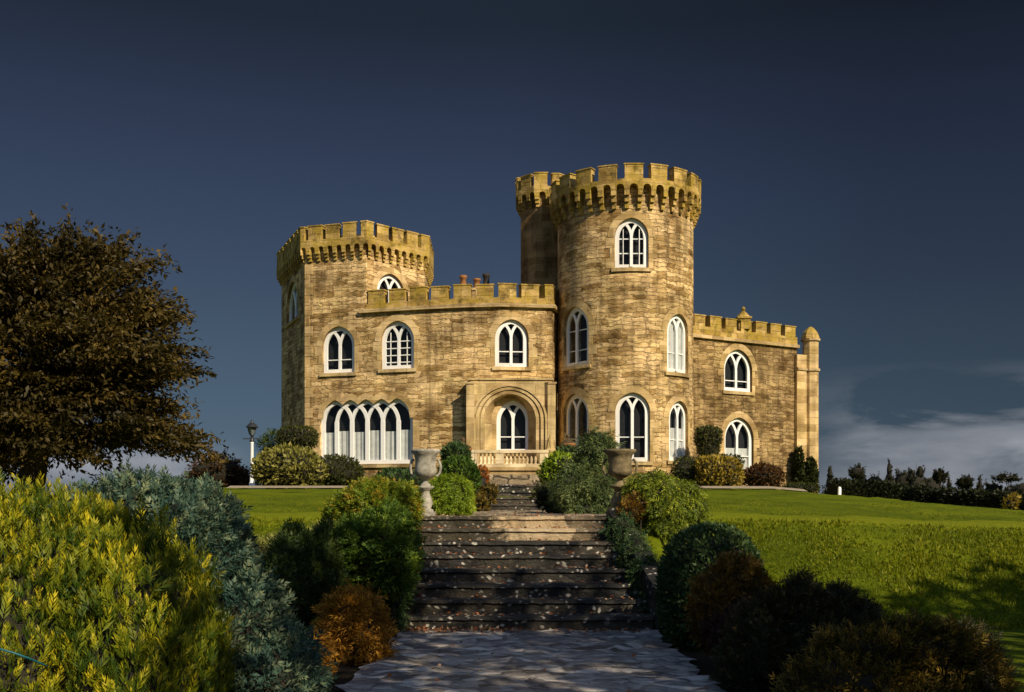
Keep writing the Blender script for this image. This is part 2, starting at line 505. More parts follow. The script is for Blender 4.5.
def make_lawn():
    xs = np.concatenate([np.array([-3000, -1200, -500, -250, -130, -80]), np.arange(-55, -14, 2.5), np.arange(-14, -3, 0.4), np.arange(-3, 3.2, 0.09),
                         np.arange(3.2, 14, 0.3), np.arange(14, 32, 1.0), np.arange(32, 80, 5), np.array([85, 130, 250, 500, 1200, 3000])])
    ys = np.concatenate([np.array([-1500, -400, -120, -50, -20, -10, -4]), np.arange(0, 12.4, 0.6), np.arange(12.4, 17.4, 0.1), np.arange(17.4, 27, 0.3),
                         np.arange(27, 62, 1.0), np.arange(62, 120, 5), np.array([120, 150, 200, 262, 400, 700, 1500, 3500])])
    X, Y = np.meshgrid(xs, ys)
    Z = ground(X, Y)
    rs = np.random.RandomState(3)
    near = (np.abs(X) < 30) & (Y < 60) & (Y > 12.8)
    Z = Z + near * (0.03 * np.sin(X * 1.7 + Y * 0.9) * np.sin(Y * 1.3 - X * 0.6) + 0.012 * rs.standard_normal(X.shape)) * (1 - carve(X, Y)[1])
    nx, ny = len(xs), len(ys)
    idx = np.arange(nx * ny).reshape(ny, nx)
    fs = np.stack([idx[:-1, :-1], idx[:-1, 1:], idx[1:, 1:], idx[1:, :-1]], -1).reshape(-1, 4)
    me = bpy.data.meshes.new('lawn')
    me.from_pydata(np.stack([X, Y, Z], -1).reshape(-1, 3).tolist(), [], fs.tolist())
    me.polygons.foreach_set('use_smooth', [True] * len(fs))
    m, N = mat('lawn_grass')
    pos = N.n('ShaderNodeNewGeometry').outputs['Position']
    n1 = N.noise(pos, 0.7, 6.0, 0.6, 0.3)
    n2 = N.noise(N.mapping(pos, (1, 1, 0.4)), 11.0, 6.0, 0.7)
    n3 = N.noise(pos, 60.0, 3.0, 0.7)
    v = N.math('ADD', N.math('ADD', N.math('MULTIPLY', n1, 0.4), N.math('MULTIPLY', n2, 0.35)), N.math('MULTIPLY', n3, 0.25))
    col = N.ramp(v, [(0.32, (0.022, 0.037, 0.001)), (0.46, (0.080, 0.110, 0.002)), (0.58, (0.145, 0.178, 0.004)), (0.74, (0.24, 0.23, 0.012))])
    yv = N.n('ShaderNodeSeparateXYZ', {0: pos}).outputs
    # paler mown edge along the brow of the bank
    edge = N.n('ShaderNodeMath', {0: N.math('ADD', yv[1], N.math('MULTIPLY', n1, 0.25)), 1: 16.75, 2: 0.42}, operation='COMPARE').outputs[0]
    col = N.mix(N.math('MULTIPLY', edge, 0.7), col, (0.19, 0.21, 0.008))
    # bare earth in the planted beds in front
    bed = N.math('MULTIPLY', N.math('SUBTRACT', 1.0, N.ramp(N.math('ADD', N.math('MULTIPLY', yv[1], 0.05), N.math('MULTIPLY', n1, 0.04)), [(0.62, 0.0), (0.66, 1.0)])),
                 N.math('SUBTRACT', 1.0, N.ramp(N.math('MULTIPLY', yv[0], 0.1), [(0.36, 0.0), (0.42, 1.0)])))
    col = N.mix(bed, col, N.mix(n2, (0.018, 0.013, 0.008), (0.05, 0.036, 0.02)))
    bp = N.n('ShaderNodeBump', {'Height': N.math('ADD', n2, N.math('MULTIPLY', n3, 0.5)), 'Strength': 0.9, 'Distance': 0.06}).outputs[0]
    b = N.n('ShaderNodeBsdfPrincipled', {'Base Color': col, 'Roughness': 0.9, 'Specular IOR Level': 0.1, 'Normal': bp})
    finish(N, b.outputs[0])
    me.materials.append(m)
    tag(link('ground', me), 'green lawn with a bank and terrace below the castle', kind='structure')


make_lawn()


def flag_mat(name, c_dark, c_mid, c_pale, sc=(1.6, 2.6, 1.0), rough=0.5, moss=0.0, speck=0.0, jw=0.06, jk=1.0, lit_x=None, nsc=5.0):
    m, N = mat(name)
    pos = N.n('ShaderNodeNewGeometry').outputs['Position']
    wob = N.n('ShaderNodeTexNoise', {'Vector': pos, 'Scale': 1.5, 'Detail': 4.0}).outputs['Color']
    wv = N.n('ShaderNodeVectorMath', {0: N.n('ShaderNodeVectorMath', {0: wob, 1: (0.5, 0.5, 0.5)}, operation='SUBTRACT').outputs[0], 'Scale': 0.5}, operation='SCALE').outputs[0]
    p2 = N.n('ShaderNodeVectorMath', {0: pos, 1: wv}, operation='ADD').outputs[0]
    mp = N.mapping(p2, sc)
    vo = N.n('ShaderNodeTexVoronoi', {'Vector': mp, 'Scale': 1.0})
    ve = N.n('ShaderNodeTexVoronoi', {'Vector': mp, 'Scale': 1.0}, feature='DISTANCE_TO_EDGE').outputs['Distance']
    vr = N.n('ShaderNodeSeparateColor', {0: vo.outputs['Color']}).outputs[0]
    n1 = N.noise(N.mapping(pos, (0.7, 1.2, 1.0)), nsc, 8.0, 0.70, 0.8)
    n2 = N.noise(pos, 34.0, 4.0, 0.7)
    v = N.math('ADD', N.math('MULTIPLY', vr, 0.42), N.math('ADD', N.math('MULTIPLY', n1, 0.50), N.math('MULTIPLY', n2, 0.2)))
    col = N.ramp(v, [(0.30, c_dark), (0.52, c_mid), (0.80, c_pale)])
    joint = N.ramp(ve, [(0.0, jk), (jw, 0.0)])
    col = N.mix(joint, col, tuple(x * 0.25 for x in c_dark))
    if moss:
        mf = N.math('MULTIPLY', N.ramp(N.noise(pos, 3.0, 6.0, 0.65), [(0.45, 0.0), (0.62, 1.0)]), moss)
        if lit_x:  # darkens both ends so a painted sunlit patch stays between
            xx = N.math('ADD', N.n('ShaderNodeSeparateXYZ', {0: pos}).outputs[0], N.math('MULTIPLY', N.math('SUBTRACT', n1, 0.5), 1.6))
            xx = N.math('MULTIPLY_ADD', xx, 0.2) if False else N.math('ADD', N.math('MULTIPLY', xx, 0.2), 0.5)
            a_, b_ = lit_x
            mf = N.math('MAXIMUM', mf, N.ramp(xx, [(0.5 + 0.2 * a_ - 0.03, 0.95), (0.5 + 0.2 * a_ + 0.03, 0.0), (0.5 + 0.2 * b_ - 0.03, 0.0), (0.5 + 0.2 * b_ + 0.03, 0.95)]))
        col = N.mix(mf, col, (0.016, 0.015, 0.007))
    if speck:
        sv = N.n('ShaderNodeTexVoronoi', {'Vector': N.mapping(p2, (11, 11, 15)), 'Scale': 1.0})
        sr = N.n('ShaderNodeSeparateColor', {0: sv.outputs['Color']}).outputs[0]
        sp = N.math('MULTIPLY', N.ramp(sv.outputs['Distance'], [(0.16, 1.0), (0.36, 0.0)]), N.ramp(sr, [(0.42, 0.0), (0.55, 1.0)]))
        sp = N.math('MULTIPLY', sp, N.ramp(n1, [(0.36, 0.0), (0.52, speck)]))
        col = N.mix(sp, col, (0.62, 0.57, 0.48))
    h = N.math('ADD', N.math('MULTIPLY', joint, -0.7), N.math('ADD', n1, N.math('MULTIPLY', n2, 0.3)))
    bp = N.n('ShaderNodeBump', {'Height': h, 'Strength': 1.0, 'Distance': 0.05}).outputs[0]
    b = N.n('ShaderNodeBsdfPrincipled', {'Base Color': col, 'Roughness': rough, 'Specular IOR Level': 0.5, 'Normal': bp})
    finish(N, b.outputs[0])
    return m


M['flags'] = flag_mat('wet_flagstone', (0.045, 0.040, 0.042), (0.32, 0.285, 0.265), (0.82, 0.74, 0.65), rough=0.36, sc=(4.2, 7.5, 1.0), jw=0.16, jk=0.45, nsc=9.0)
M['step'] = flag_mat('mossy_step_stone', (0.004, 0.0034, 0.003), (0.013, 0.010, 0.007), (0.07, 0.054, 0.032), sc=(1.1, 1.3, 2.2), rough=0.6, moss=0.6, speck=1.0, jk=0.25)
M['landing'] = flag_mat('landing_flagstone', (0.14, 0.11, 0.07), (0.30, 0.23, 0.14), (0.46, 0.37, 0.24), rough=0.85, moss=0.25)

M['sunlit_step'] = flag_mat('sunlit_step_stone', (0.10, 0.075, 0.045), (0.46, 0.34, 0.19), (0.78, 0.62, 0.40), sc=(1.0, 1.0, 0.6), rough=0.8, moss=0.25, speck=0.5, jk=0.3, lit_x=(-0.15, 1.15))  # pale colour carries the patch of sunlight on the top steps


def strip(name, x0, x1, y0, y1, z, material, label, dx=0.16, amp=0.012, edge=0.05, seed=1, thick=0.05):
    rs = np.random.RandomState(seed)
    xs = np.linspace(x0, x1, max(2, int((x1 - x0) / dx)) + 1)
    ys = np.linspace(y0, y1, max(2, int((y1 - y0) / dx)) + 1)
    X, Y = np.meshgrid(xs, ys)
    Z = z + amp * rs.standard_normal(X.shape)
    X = X.copy()
    X[:, 0] += edge * rs.standard_normal(len(ys))
    X[:, -1] += edge * rs.standard_normal(len(ys))
    nx, ny = len(xs), len(ys)
    idx = np.arange(nx * ny).reshape(ny, nx)
    fs = np.stack([idx[:-1, :-1], idx[:-1, 1:], idx[1:, 1:], idx[1:, :-1]], -1).reshape(-1, 4)
    me = bpy.data.meshes.new(name)
    me.from_pydata(np.stack([X, Y, Z], -1).reshape(-1, 3).tolist(), [], fs.tolist())
    me.polygons.foreach_set('use_smooth', [True] * len(fs))
    me.materials.append(material)
    return tag(link(name, me), label, kind='structure')


strip('path', -1.46, 1.76, -6.0, 12.62, 0.0, M['flags'], 'wet grey flagstone path leading to the garden steps', seed=2)
strip('path', -1.5, 2.15, 15.06, 24.02, 1.355, M['landing'], 'flagstone landing between the two flights of steps', amp=0.006, seed=4)
strip('path', -0.75, 2.1, 25.05, 36.6, 1.97, M['landing'], 'stone walk from the upper steps to the castle porch', amp=0.006, seed=5)
# gravel strip at the foot of the walls
gm = MB()
for x0, x1, y0, y1 in ((-9.3, -4.6, 33.3, 33.8), (5.6, 9.6, 33.2, 33.7)):
    n = 24
    for i in range(n):
        a, b = x0 + (x1 - x0) * i / n, x0 + (x1 - x0) * (i + 1) / n
        gm.face([(a, y0, gz(a, y0) + 0.045), (b, y0, gz(b, y0) + 0.045), (b, y1, gz(b, y1) + 0.11), (a, y1, gz(a, y1) + 0.11)])
tag(gm.build('gravel', M['gravel']), 'pale gravel strip along the foot of the castle', kind='structure')

# ------------------------------------------------------------------ surfaces (u along the wall, v height, w outward)


class Poly:
    def __init__(s, pts, closed=False, u0=0.0):
        s.p = [Vector((a, b)) for a, b in pts]
        s.closed = closed
        P = s.p + ([s.p[0]] if closed else [])
        s.P = P
        s.us = [u0]
        s.nm = []
        for a, b in zip(P[:-1], P[1:]):
            d = b - a
            s.us.append(s.us[-1] + d.length)
            d.normalize()
            s.nm.append(Vector((d.y, -d.x)))
        s.mi = []
        n = len(s.nm)
        for i in range(len(P)):
            if closed:
                a, b = s.nm[(i - 1) % n], s.nm[i % n]
            else:
                a, b = s.nm[max(0, i - 1)], s.nm[min(n - 1, i)]
            m = (a + b)
            s.mi.append(m / (m.length_squared / 2.0))
        s.u_min, s.u_max = s.us[0], s.us[-1]
        s.smooth = False

    def corners(s):
        return s.us[1:-1]

    def grid(s):
        return None

    def __call__(s, u, v, w=0.0):
        i = 0
        while i < len(s.nm) - 1 and u > s.us[i + 1]:
            i += 1
        t = (u - s.us[i]) / (s.us[i + 1] - s.us[i])
        q = s.P[i].lerp(s.P[i + 1], t) + s.mi[i].lerp(s.mi[i + 1], t) * w
        return Vector((q.x, q.y, v))

    def step(s):
        return 9.0


class Cyl:
    def __init__(s, cx, cy, r):
        s.c, s.r = (cx, cy), r
        s.u_min, s.u_max = -PI * r, PI * r
        s.smooth = True

    def corners(s):
        return []

    def __call__(s, u, v, w=0.0):
        a = u / s.r
        return Vector((s.c[0] + (s.r + w) * math.sin(a), s.c[1] - (s.r + w) * math.cos(a), v))

    def step(s):
        return 0.14


def find_u(surf, px):
    """the place on a wall seen under picture column px (used once, to measure where its windows sit)"""
    best = None
    n = 6000
    for i in range(n):
        u = surf.u_min + (surf.u_max - surf.u_min) * (i + 0.5) / n
        a = surf(u, 0.0)
        b = surf(u + 1e-4 if u + 1e-4 < surf.u_max else u - 1e-4, 0.0)
        d = (b - a) if u + 1e-4 < surf.u_max else (a - b)
        nrm = Vector((d.y, -d.x))
        if nrm.x * a.x + nrm.y * a.y > 0:
            continue
        e = abs(512 + FPX * a.x / a.y - px)
        if best is None or e < best[0]:
            best = (e, u)
    return best[1]


def densify(loop, surf, closed=True):
    cs = list(surf.corners())
    stp = surf.step()
    out = []
    n = len(loop)
    for i in range(n if closed else n - 1):
        a, b = loop[i], loop[(i + 1) % n]
        out.append(a)
        ts = []
        du = b[0] - a[0]
        for c in cs:
            if (a[0] - c) * (b[0] - c) < -1e-9:
                ts.append((c - a[0]) / du)
        m = int(abs(du) / stp)
        for j in range(1, m + 1):
            ts.append(j / (m + 1))
        for t in sorted(ts):
            out.append((a[0] + du * t, a[1] + (b[1] - a[1]) * t))
    if not closed:
        out.append(loop[-1])
    return out


def inside(poly, pts):
    p = np.asarray(poly)
    x, y = pts[:, 0], pts[:, 1]
    r = np.zeros(len(pts), bool)
    j = len(p) - 1
    for i in range(len(p)):
        c = ((p[i, 1] > y) != (p[j, 1] > y))
        with np.errstate(divide='ignore', invalid='ignore'):
            xi = (p[j, 0] - p[i, 0]) * (y - p[i, 1]) / (p[j, 1] - p[i, 1]) + p[i, 0]
        r ^= c & (x < xi)
        j = i
    return r


def sheet(mb, surf, outline, holes=(), w=0.0, back=None, reveal=0.35, gridstep=None, uvo=(0, 0)):
    """wall sheet with openings; back = w of a rear face (solid), reveal = depth of the opening sides"""
    outline = densify(outline, surf)
    holes = [densify(h, surf) for h in holes]
    vs, es = [], []

    def loop(L):
        b = len(vs)
        vs.extend(Vector(p) for p in L)
        es.extend((b + i, b + (i + 1) % len(L)) for i in range(len(L)))
    for L in [outline] + holes:
        loop(L)
    v0 = min(p[1] for p in outline)
    v1 = max(p[1] for p in outline)
    for c in surf.corners():
        b = len(vs)
        vs.append(Vector((c, v0 - 1)))
        vs.append(Vector((c, v1 + 1)))
        es.append((b, b + 1))
    if gridstep is None and surf.smooth:
        gridstep = 0.2
    if gridstep:
        ua, ub = min(p[0] for p in outline), max(p[0] for p in outline)
        gu = np.arange(ua + gridstep / 2, ub, gridstep)
        gv = np.arange(v0 + gridstep, v1, gridstep * 3)
        G = np.array([(a, b) for a in gu for b in gv])
        if len(G):
            ok = inside(outline, G)
            for h in holes:
                ok &= ~inside(h, G)
            vs.extend(Vector(g) for g in G[ok])
    V, E, Fc = delaunay_2d_cdt(vs, es, [], 0, 1e-5)[:3]
    C = np.array([[sum(V[i][k_] for i in f) / len(f) for k_ in (0, 1)] for f in Fc])
    ok = inside(outline, C)
    for h in holes:
        ok &= ~inside(h, C)
    Vn = [surf(p[0], p[1], w) for p in V]
    Vb = [surf(p[0], p[1], back) for p in V] if back is not None else None
    for f, k_ in zip(Fc, ok):
        if k_:
            uv = [(V[i][0] + uvo[0], V[i][1] + uvo[1]) for i in f]
            mb.face([Vn[i] for i in f], uv, surf.smooth)
            if Vb:
                mb.face([Vb[i] for i in reversed(f)], uv[::-1], surf.smooth)

    def band(L, wa, wb, flip):
        acc = 0.0
        for i in range(len(L)):
            a, b = L[i], L[(i + 1) % len(L)]
            e = math.hypot(b[0] - a[0], b[1] - a[1])
            q = [surf(a[0], a[1], wa), surf(a[0], a[1], wb), surf(b[0], b[1], wb), surf(b[0], b[1], wa)]
            uv = [(acc, 0), (acc, abs(wa - wb)), (acc + e, abs(wa - wb)), (acc + e, 0)]
            mb.face(q[::-1] if flip else q, uv[::-1] if flip else uv)
            acc += e
    if back is not None:
        band(outline, w, back, False)
    for h in holes:
        band(h, w, back if back is not None else w - reveal, True)


def sbox(mb, surf, u0, u1, v0, v1, w0, w1):
    us = [p[0] for p in densify([(u0, 0), (u1, 0)], surf, False)]
    for i in range(len(us) - 1):
        a, b = us[i], us[i + 1]
        A = [surf(a, v0, w0), surf(a, v0, w1), surf(a, v1, w1), surf(a, v1, w0)]
        B = [surf(b, v0, w0), surf(b, v0, w1), surf(b, v1, w1), surf(b, v1, w0)]
        uvq = [(a, v0), (b, v0), (b, v1), (a, v1)]
        mb.face([A[1], B[1], B[2], A[2]], uvq)
        mb.face([A[2], B[2], B[3], A[3]], uvq)
        mb.face([A[0], B[0], B[1], A[1]], uvq)
        mb.face([A[3], B[3], B[0], A[0]], uvq)
        if i == 0:
            mb.face(A, [(0, v0), (w1 - w0, v0), (w1 - w0, v1), (0, v1)])
        if i == len(us) - 2:
            mb.face(B[::-1], [(0, v1), (w1 - w0, v1), (w1 - w0, v0), (0, v0)])


def ribbon(mb, surf, pts, hw, w0, w1, closed=False):
    """bar of half width hw along a line in (u, v), from depth w0 to w1"""
    n = len(pts)
    L, Rr = [], []
    for i in range(n):
        if closed:
            a, b, c = pts[(i - 1) % n], pts[i], pts[(i + 1) % n]
        else:
            a, b, c = pts[max(0, i - 1)], pts[i], pts[min(n - 1, i + 1)]

        def nr(p, q):
            dx, dy = q[0] - p[0], q[1] - p[1]
            l = math.hypot(dx, dy) or 1.0
            return (-dy / l, dx / l)
        n1 = nr(a, b) if a != b else nr(b, c)
        n2 = nr(b, c) if b != c else n1
        mx, my = n1[0] + n2[0], n1[1] + n2[1]
        q = max((mx * mx + my * my) / 2.0, 0.35)
        mx, my = mx / q, my / q
        L.append((b[0] + mx * hw, b[1] + my * hw))
        Rr.append((b[0] - mx * hw, b[1] - my * hw))
    m = n if closed else n - 1
    for i in range(m):
        j = (i + 1) % n
        f = [surf(*Rr[i], w1), surf(*Rr[j], w1), surf(*L[j], w1), surf(*L[i], w1)]
        mb.face(f, [Rr[i], Rr[j], L[j], L[i]])
        mb.face([surf(*L[i], w1), surf(*L[j], w1), surf(*L[j], w0), surf(*L[i], w0)], [(i * .1, 0), (i * .1 + .1, 0), (i * .1 + .1, .1), (i * .1, .1)])
        mb.face([surf(*Rr[j], w1), surf(*Rr[i], w1), surf(*Rr[i], w0), surf(*Rr[j], w0)], [(i * .1, 0), (i * .1 + .1, 0), (i * .1 + .1, .1), (i * .1, .1)])
    if not closed:
        for i in (0, n - 1):
            mb.face([surf(*Rr[i], w1), surf(*L[i], w1), surf(*L[i], w0), surf(*Rr[i], w0)])


def arch_rise(Wd, ratio):
    Rr = Wd * ratio
    return math.sqrt(max(1e-9, Rr * Rr - (Rr - Wd / 2) ** 2))


def arch_pts(ua, ub, vs, ratio, n=9):
    """pointed arch from (ua, vs) over to (ub, vs)"""
    Wd = ub - ua
    Rr = Wd * ratio
    amax = math.acos(max(-1, min(1, (Rr - Wd / 2) / Rr)))
    out = []
    for i in range(n + 1):
        t = amax * i / n
        out.append((ua + Rr - Rr * math.cos(t), vs + Rr * math.sin(t)))
    out += [(ua + ub - u, v) for u, v in out[-2::-1]]
    return out


def arch_outline(ua, ub, v0, v1, ratio):
    vs = v1 - arch_rise(ub - ua, ratio)
    a = arch_pts(ua, ub, vs, ratio)
    return [(ub, v0)] + a[::-1] + [(ua, v0)], vs          # clockwise from lower right, up, over, down


def inset_line(pts, d):
    n = len(pts)
    out = []
    for i in range(n):
        a, b, c = pts[max(0, i - 1)], pts[i], pts[min(n - 1, i + 1)]

        def nr(p, q):
            dx, dy = q[0] - p[0], q[1] - p[1]
            l = math.hypot(dx, dy) or 1.0
            return (-dy / l, dx / l)
        n1 = nr(a, b) if i > 0 else nr(b, c)
        n2 = nr(b, c) if i < n - 1 else n1
        mx, my = n1[0] + n2[0], n1[1] + n2[1]
        q = max((mx * mx + my * my) / 2.0, 0.35)
        out.append((b[0] + mx / q * d, b[1] + my / q * d))
    return out


def window(castle, surf, ua, ub, v0, v1, ratio=0.56, curtain=0.0, bars=(0.45,), grid=False, setb=0.11, hood=False, label=None, holes=None, surround=True, fw=0.075):
    """two-light Gothic window with Y tracery, white timber frame"""
    out, vs = arch_outline(ua, ub, v0, v1, ratio)
    if holes is not None:
        holes.append(out)
    um = 0.5 * (ua + ub)
    hw = fw
    fr = MB()
    w1 = -setb
    ring = inset_line(out, hw)          # the outline runs anticlockwise seen from outside; left of it is the inside
    ring = [(u, max(v, v0 + hw)) for u, v in ring]
    ribbon(fr, surf, ring, hw, w1 - 0.09, w1, True)
    mh = hw * 0.72
    ribbon(fr, surf, [(um, v0 + hw), (um, vs)], mh, w1 - 0.085, w1 - 0.006)
    Wd = ub - ua
    # the two branches of the Y: arcs with the radius of the main arch, springing from the mullion
    full = arch_pts(ua, ub, vs, ratio, 14)
    left = [(u + Wd / 2, v) for u, v in full if u <= um]
    right = [(u - Wd / 2, v) for u, v in full[::-1] if u >= um]

    def in_arch(p):
        Rr = Wd * ratio
        return (p[0] - (ua + Rr)) ** 2 + (p[1] - vs) ** 2 < (Rr - 0.3 * hw) ** 2 and (p[0] - (ub - Rr)) ** 2 + (p[1] - vs) ** 2 < (Rr - 0.3 * hw) ** 2
    br1 = [p for p in left if in_arch(p)]
    br2 = [p for p in right if in_arch(p)]
    ribbon(fr, surf, br1, mh * 0.95, w1 - 0.082, w1 - 0.010)
    ribbon(fr, surf, br2, mh * 0.95, w1 - 0.080, w1 - 0.013)
    th = 0.018
    for i, b in enumerate(bars):
        vb = v0 + (vs - v0) * b
        ribbon(fr, surf, [(ua + hw, vb), (ub - hw, vb)], th, w1 - 0.07, w1 - 0.03)
    if grid:
        for q in (0.25, 0.75):
            uq = ua + Wd * q
            ribbon(fr, surf, [(uq, v0 + hw), (uq, vs + arch_rise(Wd, ratio) * 0.45)], th * 0.8, w1 - 0.068, w1 - 0.033)
    win = fr.build('window', M['white'], castle)
    if label:
        win['label'] = label
    pb = MB()
    sheet(pb, surf, inset_line(out, 0.01), (), w1 - 0.055)
    pb.build('pane', M['glass'], win)
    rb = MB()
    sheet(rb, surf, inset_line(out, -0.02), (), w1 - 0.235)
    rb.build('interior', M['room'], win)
    if curtain:
        cb = MB()
        n = 28
        vt = v0 + (v1 - v0) * curtain
        for i in range(n):
            a, b = ua + 0.03 + (Wd - 0.06) * i / n, ua + 0.03 + (Wd - 0.06) * (i + 1) / n
            wa, wb = w1 - 0.10 + 0.02 * math.sin(i * 1.9), w1 - 0.10 + 0.02 * math.sin((i + 1) * 1.9)
            cb.face([surf(a, v0 + .02, wa), surf(b, v0 + .02, wb), surf(b, vt, wb), surf(a, vt, wa)])
        cb.build('curtain', M['curtain'], win)
    sb = MB()
    sbox(sb, surf, ua - 0.10, ub + 0.10, v0 - 0.13, v0 - 0.002, -0.25, 0.07)
    sb.build('sill', M['trim'], win)
    if surround:
        ub_ = MB()
        oo = inset_line(arch_pts(ua, ub, vs, ratio)[::-1], -0.13)
        ribbon(ub_, surf, oo, 0.128, -0.02, 0.016)
        nst = max(2, round((vs - v0) / 0.33))
        hst = (vs - v0) / nst
        for i in range(nst):
            for sg, ue in ((-1, ua), (1, ub)):
                wd_ = 0.17 if (i + (sg > 0)) % 2 else 0.33
                e0, e1 = ue + sg * 0.002, ue + sg * wd_
                sbox(ub_, surf, min(e0, e1), max(e0, e1), v0 + hst * i + 0.004, v0 + hst * (i + 1) - 0.006, -0.02, 0.011 + 0.002 * (i % 2))
        if hood:
            hp = inset_line(arch_pts(ua, ub, vs, ratio)[::-1], -0.30)
            ribbon(ub_, surf, hp, 0.04, 0.0, 0.06)
        ub_.build('surround', M['ashlar'], win)
    return win


def bay_window(castle, surf, ua, ub, v0, v1, holes, n=6):
    lw = (ub - ua) / n
    aw = 2 * lw
    ratio = 0.68
    rise = arch_rise(aw, ratio)
    vs = v1 - rise
    ms = [ua + lw * i for i in range(n + 1)]
    arcs = [arch_pts(ms[i], ms[i + 2], vs, ratio, 10) for i in range(n - 1)]
    # outer envelope, right to left
    env = []
    N_ = 60
    for i in range(N_ + 1):
        u = ub - (ub - ua) * i / N_
        v = vs
        for A in arcs:
            if A[0][0] <= u <= A[-1][0]:
                for p, q in zip(A[:-1], A[1:]):
                    if p[0] <= u <= q[0] and q[0] > p[0]:
                        v = max(v, p[1] + (q[1] - p[1]) * (u - p[0]) / (q[0] - p[0]))
        env.append((u, v))
    out = [(ub, v0)] + env + [(ua, v0)]
    holes.append(out)
    fr = MB()
    w1 = -0.11
    hw = 0.075
    ring = [(u, max(v, v0 + hw)) for u, v in inset_line(out, hw)]
    ribbon(fr, surf, ring, hw, w1 - 0.1, w1, True)
    for i, m_ in enumerate(ms[1:-1]):
        ribbon(fr, surf, [(m_, v0 + 0.05), (m_, vs + 0.02)], 0.078, w1 - 0.095, w1 - 0.006)
    for i, A in enumerate(arcs):
        ribbon(fr, surf, [(ua + (u - ua) * 1.0, v - 0.07) for u, v in A], 0.066, w1 - 0.09 + 0.001 * i, w1 - 0.012 - 0.003 * i)
    win = fr.build('window', M['white'], castle)
    win['label'] = 'wide six-light window with interlaced arches and net curtains'
    pb = MB()
    sheet(pb, surf, inset_line(out, 0.01), (), w1 - 0.06)
    pb.build('pane', M['glass'], win)
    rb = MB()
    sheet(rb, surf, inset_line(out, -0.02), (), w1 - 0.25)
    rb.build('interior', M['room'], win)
    for i in range(n):
        cb = MB()
        vt = v0 + (v1 - v0) * (0.50 + 0.02 * (i % 2))
        k_ = 10
        a0, a1 = ms[i] + 0.02, ms[i + 1] - 0.07
        for j in range(k_):
            a, b = a0 + (a1 - a0) * j / k_, a0 + (a1 - a0) * (j + 1) / k_
            wa, wb = w1 - 0.095 + 0.018 * math.sin(j * 1.7 + i), w1 - 0.095 + 0.018 * math.sin((j + 1) * 1.7 + i)
            cb.face([surf(a, v0 + .02, wa), surf(b, v0 + .02, wb), surf(b, vt, wb), surf(a, vt, wa)])
        cb.build('curtain', M['curtain'], win)
    sb = MB()
    sbox(sb, surf, ua - 0.12, ub + 0.12, v0 - 0.14, v0 - 0.002, -0.25, 0.08)
    sb.build('sill', M['trim'], win)
    ub_ = MB()
    ribbon(ub_, surf, [(ua - 0.13, v0), (ua - 0.13, vs)], 0.128, -0.02, 0.013)
    ribbon(ub_, surf, [(ub + 0.13, v0), (ub + 0.13, vs)], 0.128, -0.02, 0.013)
    ribbon(ub_, surf, [(u, v + 0.12) for u, v in env], 0.115, -0.02, 0.016)
    ub_.build('surround', M['ashlar'], win)


def parapet(parent, surf, u0, u1, zc, za, zb, zt, ov, mer, gap, cper, th=0.3, name='parapet', mt=None, seed=0):
    """battlement: corbels from zc, little arches up to za, solid to zb, merlons to zt, standing out by ov"""
    rs = random.Random(seed)
    L = u1 - u0
    nm = max(1, round(L / (mer + gap)))
    per = L / nm
    mw = per * mer / (mer + gap)
    top = []
    mers = []
    for i in range(nm):
        a = u0 + i * per + (per - mw) / 2
        b = a + mw
        dz = rs.uniform(-0.02, 0.02)
        j1, j2 = rs.uniform(-.02, .02), rs.uniform(-.02, .02)
        top += [(a + j1, zb + dz), (a + j1 * .5, zt + dz), (b + j2 * .5, zt + dz + rs.uniform(-.01, .01)), (b + j2, zb + dz)]
        mers.append((a + j1 * .5, b + j2 * .5, zt + dz))
    outline = [(u0, zb)] + top + [(u1, zb)]
    corb = MB()
    if cper:
        nc = max(1, round(L / cper))
        cp = L / nc
        cw = cp * 0.40
        ow = cp - cw
        spr = za - ow / 2
        bot = []
        for i in range(nc):
            a = u0 + i * cp + cw / 2
            b = a + ow
            arch = [(a + ow / 2 - ow / 2 * math.cos(t), spr + ow / 2 * math.sin(t)) for t in (PI * q / 6 for q in range(7))]
            bot += [(a, spr - 0.06)] + arch + [(b, spr - 0.06)]
        outline = outline + [(u1, spr - 0.06)] + bot[::-1] + [(u0, spr - 0.06)]
        hh = (spr - 0.06 - zc) / 3.0
        for i in range(nc + 1):
            c = u0 + i * cp
            for q in range(3):
                e = cw / 2 * (0.92 - 0.06 * (2 - q))
                a, b = max(u0, c - e), min(u1, c + e)
                if b - a > 0.02:
                    sbox(corb, surf, a, b, zc + hh * q, zc + hh * (q + 1) - (0.012 if q < 2 else 0.0), -0.05, ov * (0.36 + 0.30 * q))
        # soffit behind the arches
        sbox(corb, surf, u0, u1, za + 0.015, za + 0.12, -0.12, ov - th * 0.55)
        corb.build('corbels', M['parapet'], parent)
    else:
        outline = outline + [(u1, za), (u0, za)]
    mb = MB()
    cleaned = []
    for p in outline:
        if not cleaned or (abs(p[0] - cleaned[-1][0]) + abs(p[1] - cleaned[-1][1])) > 1e-4:
            cleaned.append(p)
    cleaned = cleaned[::-1]     # anticlockwise seen from outside
    sheet(mb, surf, cleaned, (), ov, back=ov - th, gridstep=0.0)
    for a, b, z in mers:
        sbox(mb, surf, a - 0.03, b + 0.03, z - 0.004, z + 0.04, ov - th - 0.02, ov + 0.022)
    return mb.build(name, mt or M['parapet'], parent)


# ------------------------------------------------------------------ the castle
castle = empty('castle', (0, 38.0, 2.0), 'golden stone castle with a round tower, battlements and white Gothic windows', 'castle')
Z0 = 0.9

# big round tower
TC = (xat(625, 39.5), 39.5)
tower = Cyl(TC[0], TC[1], 2.6)
tw_holes = []
zf = 36.9


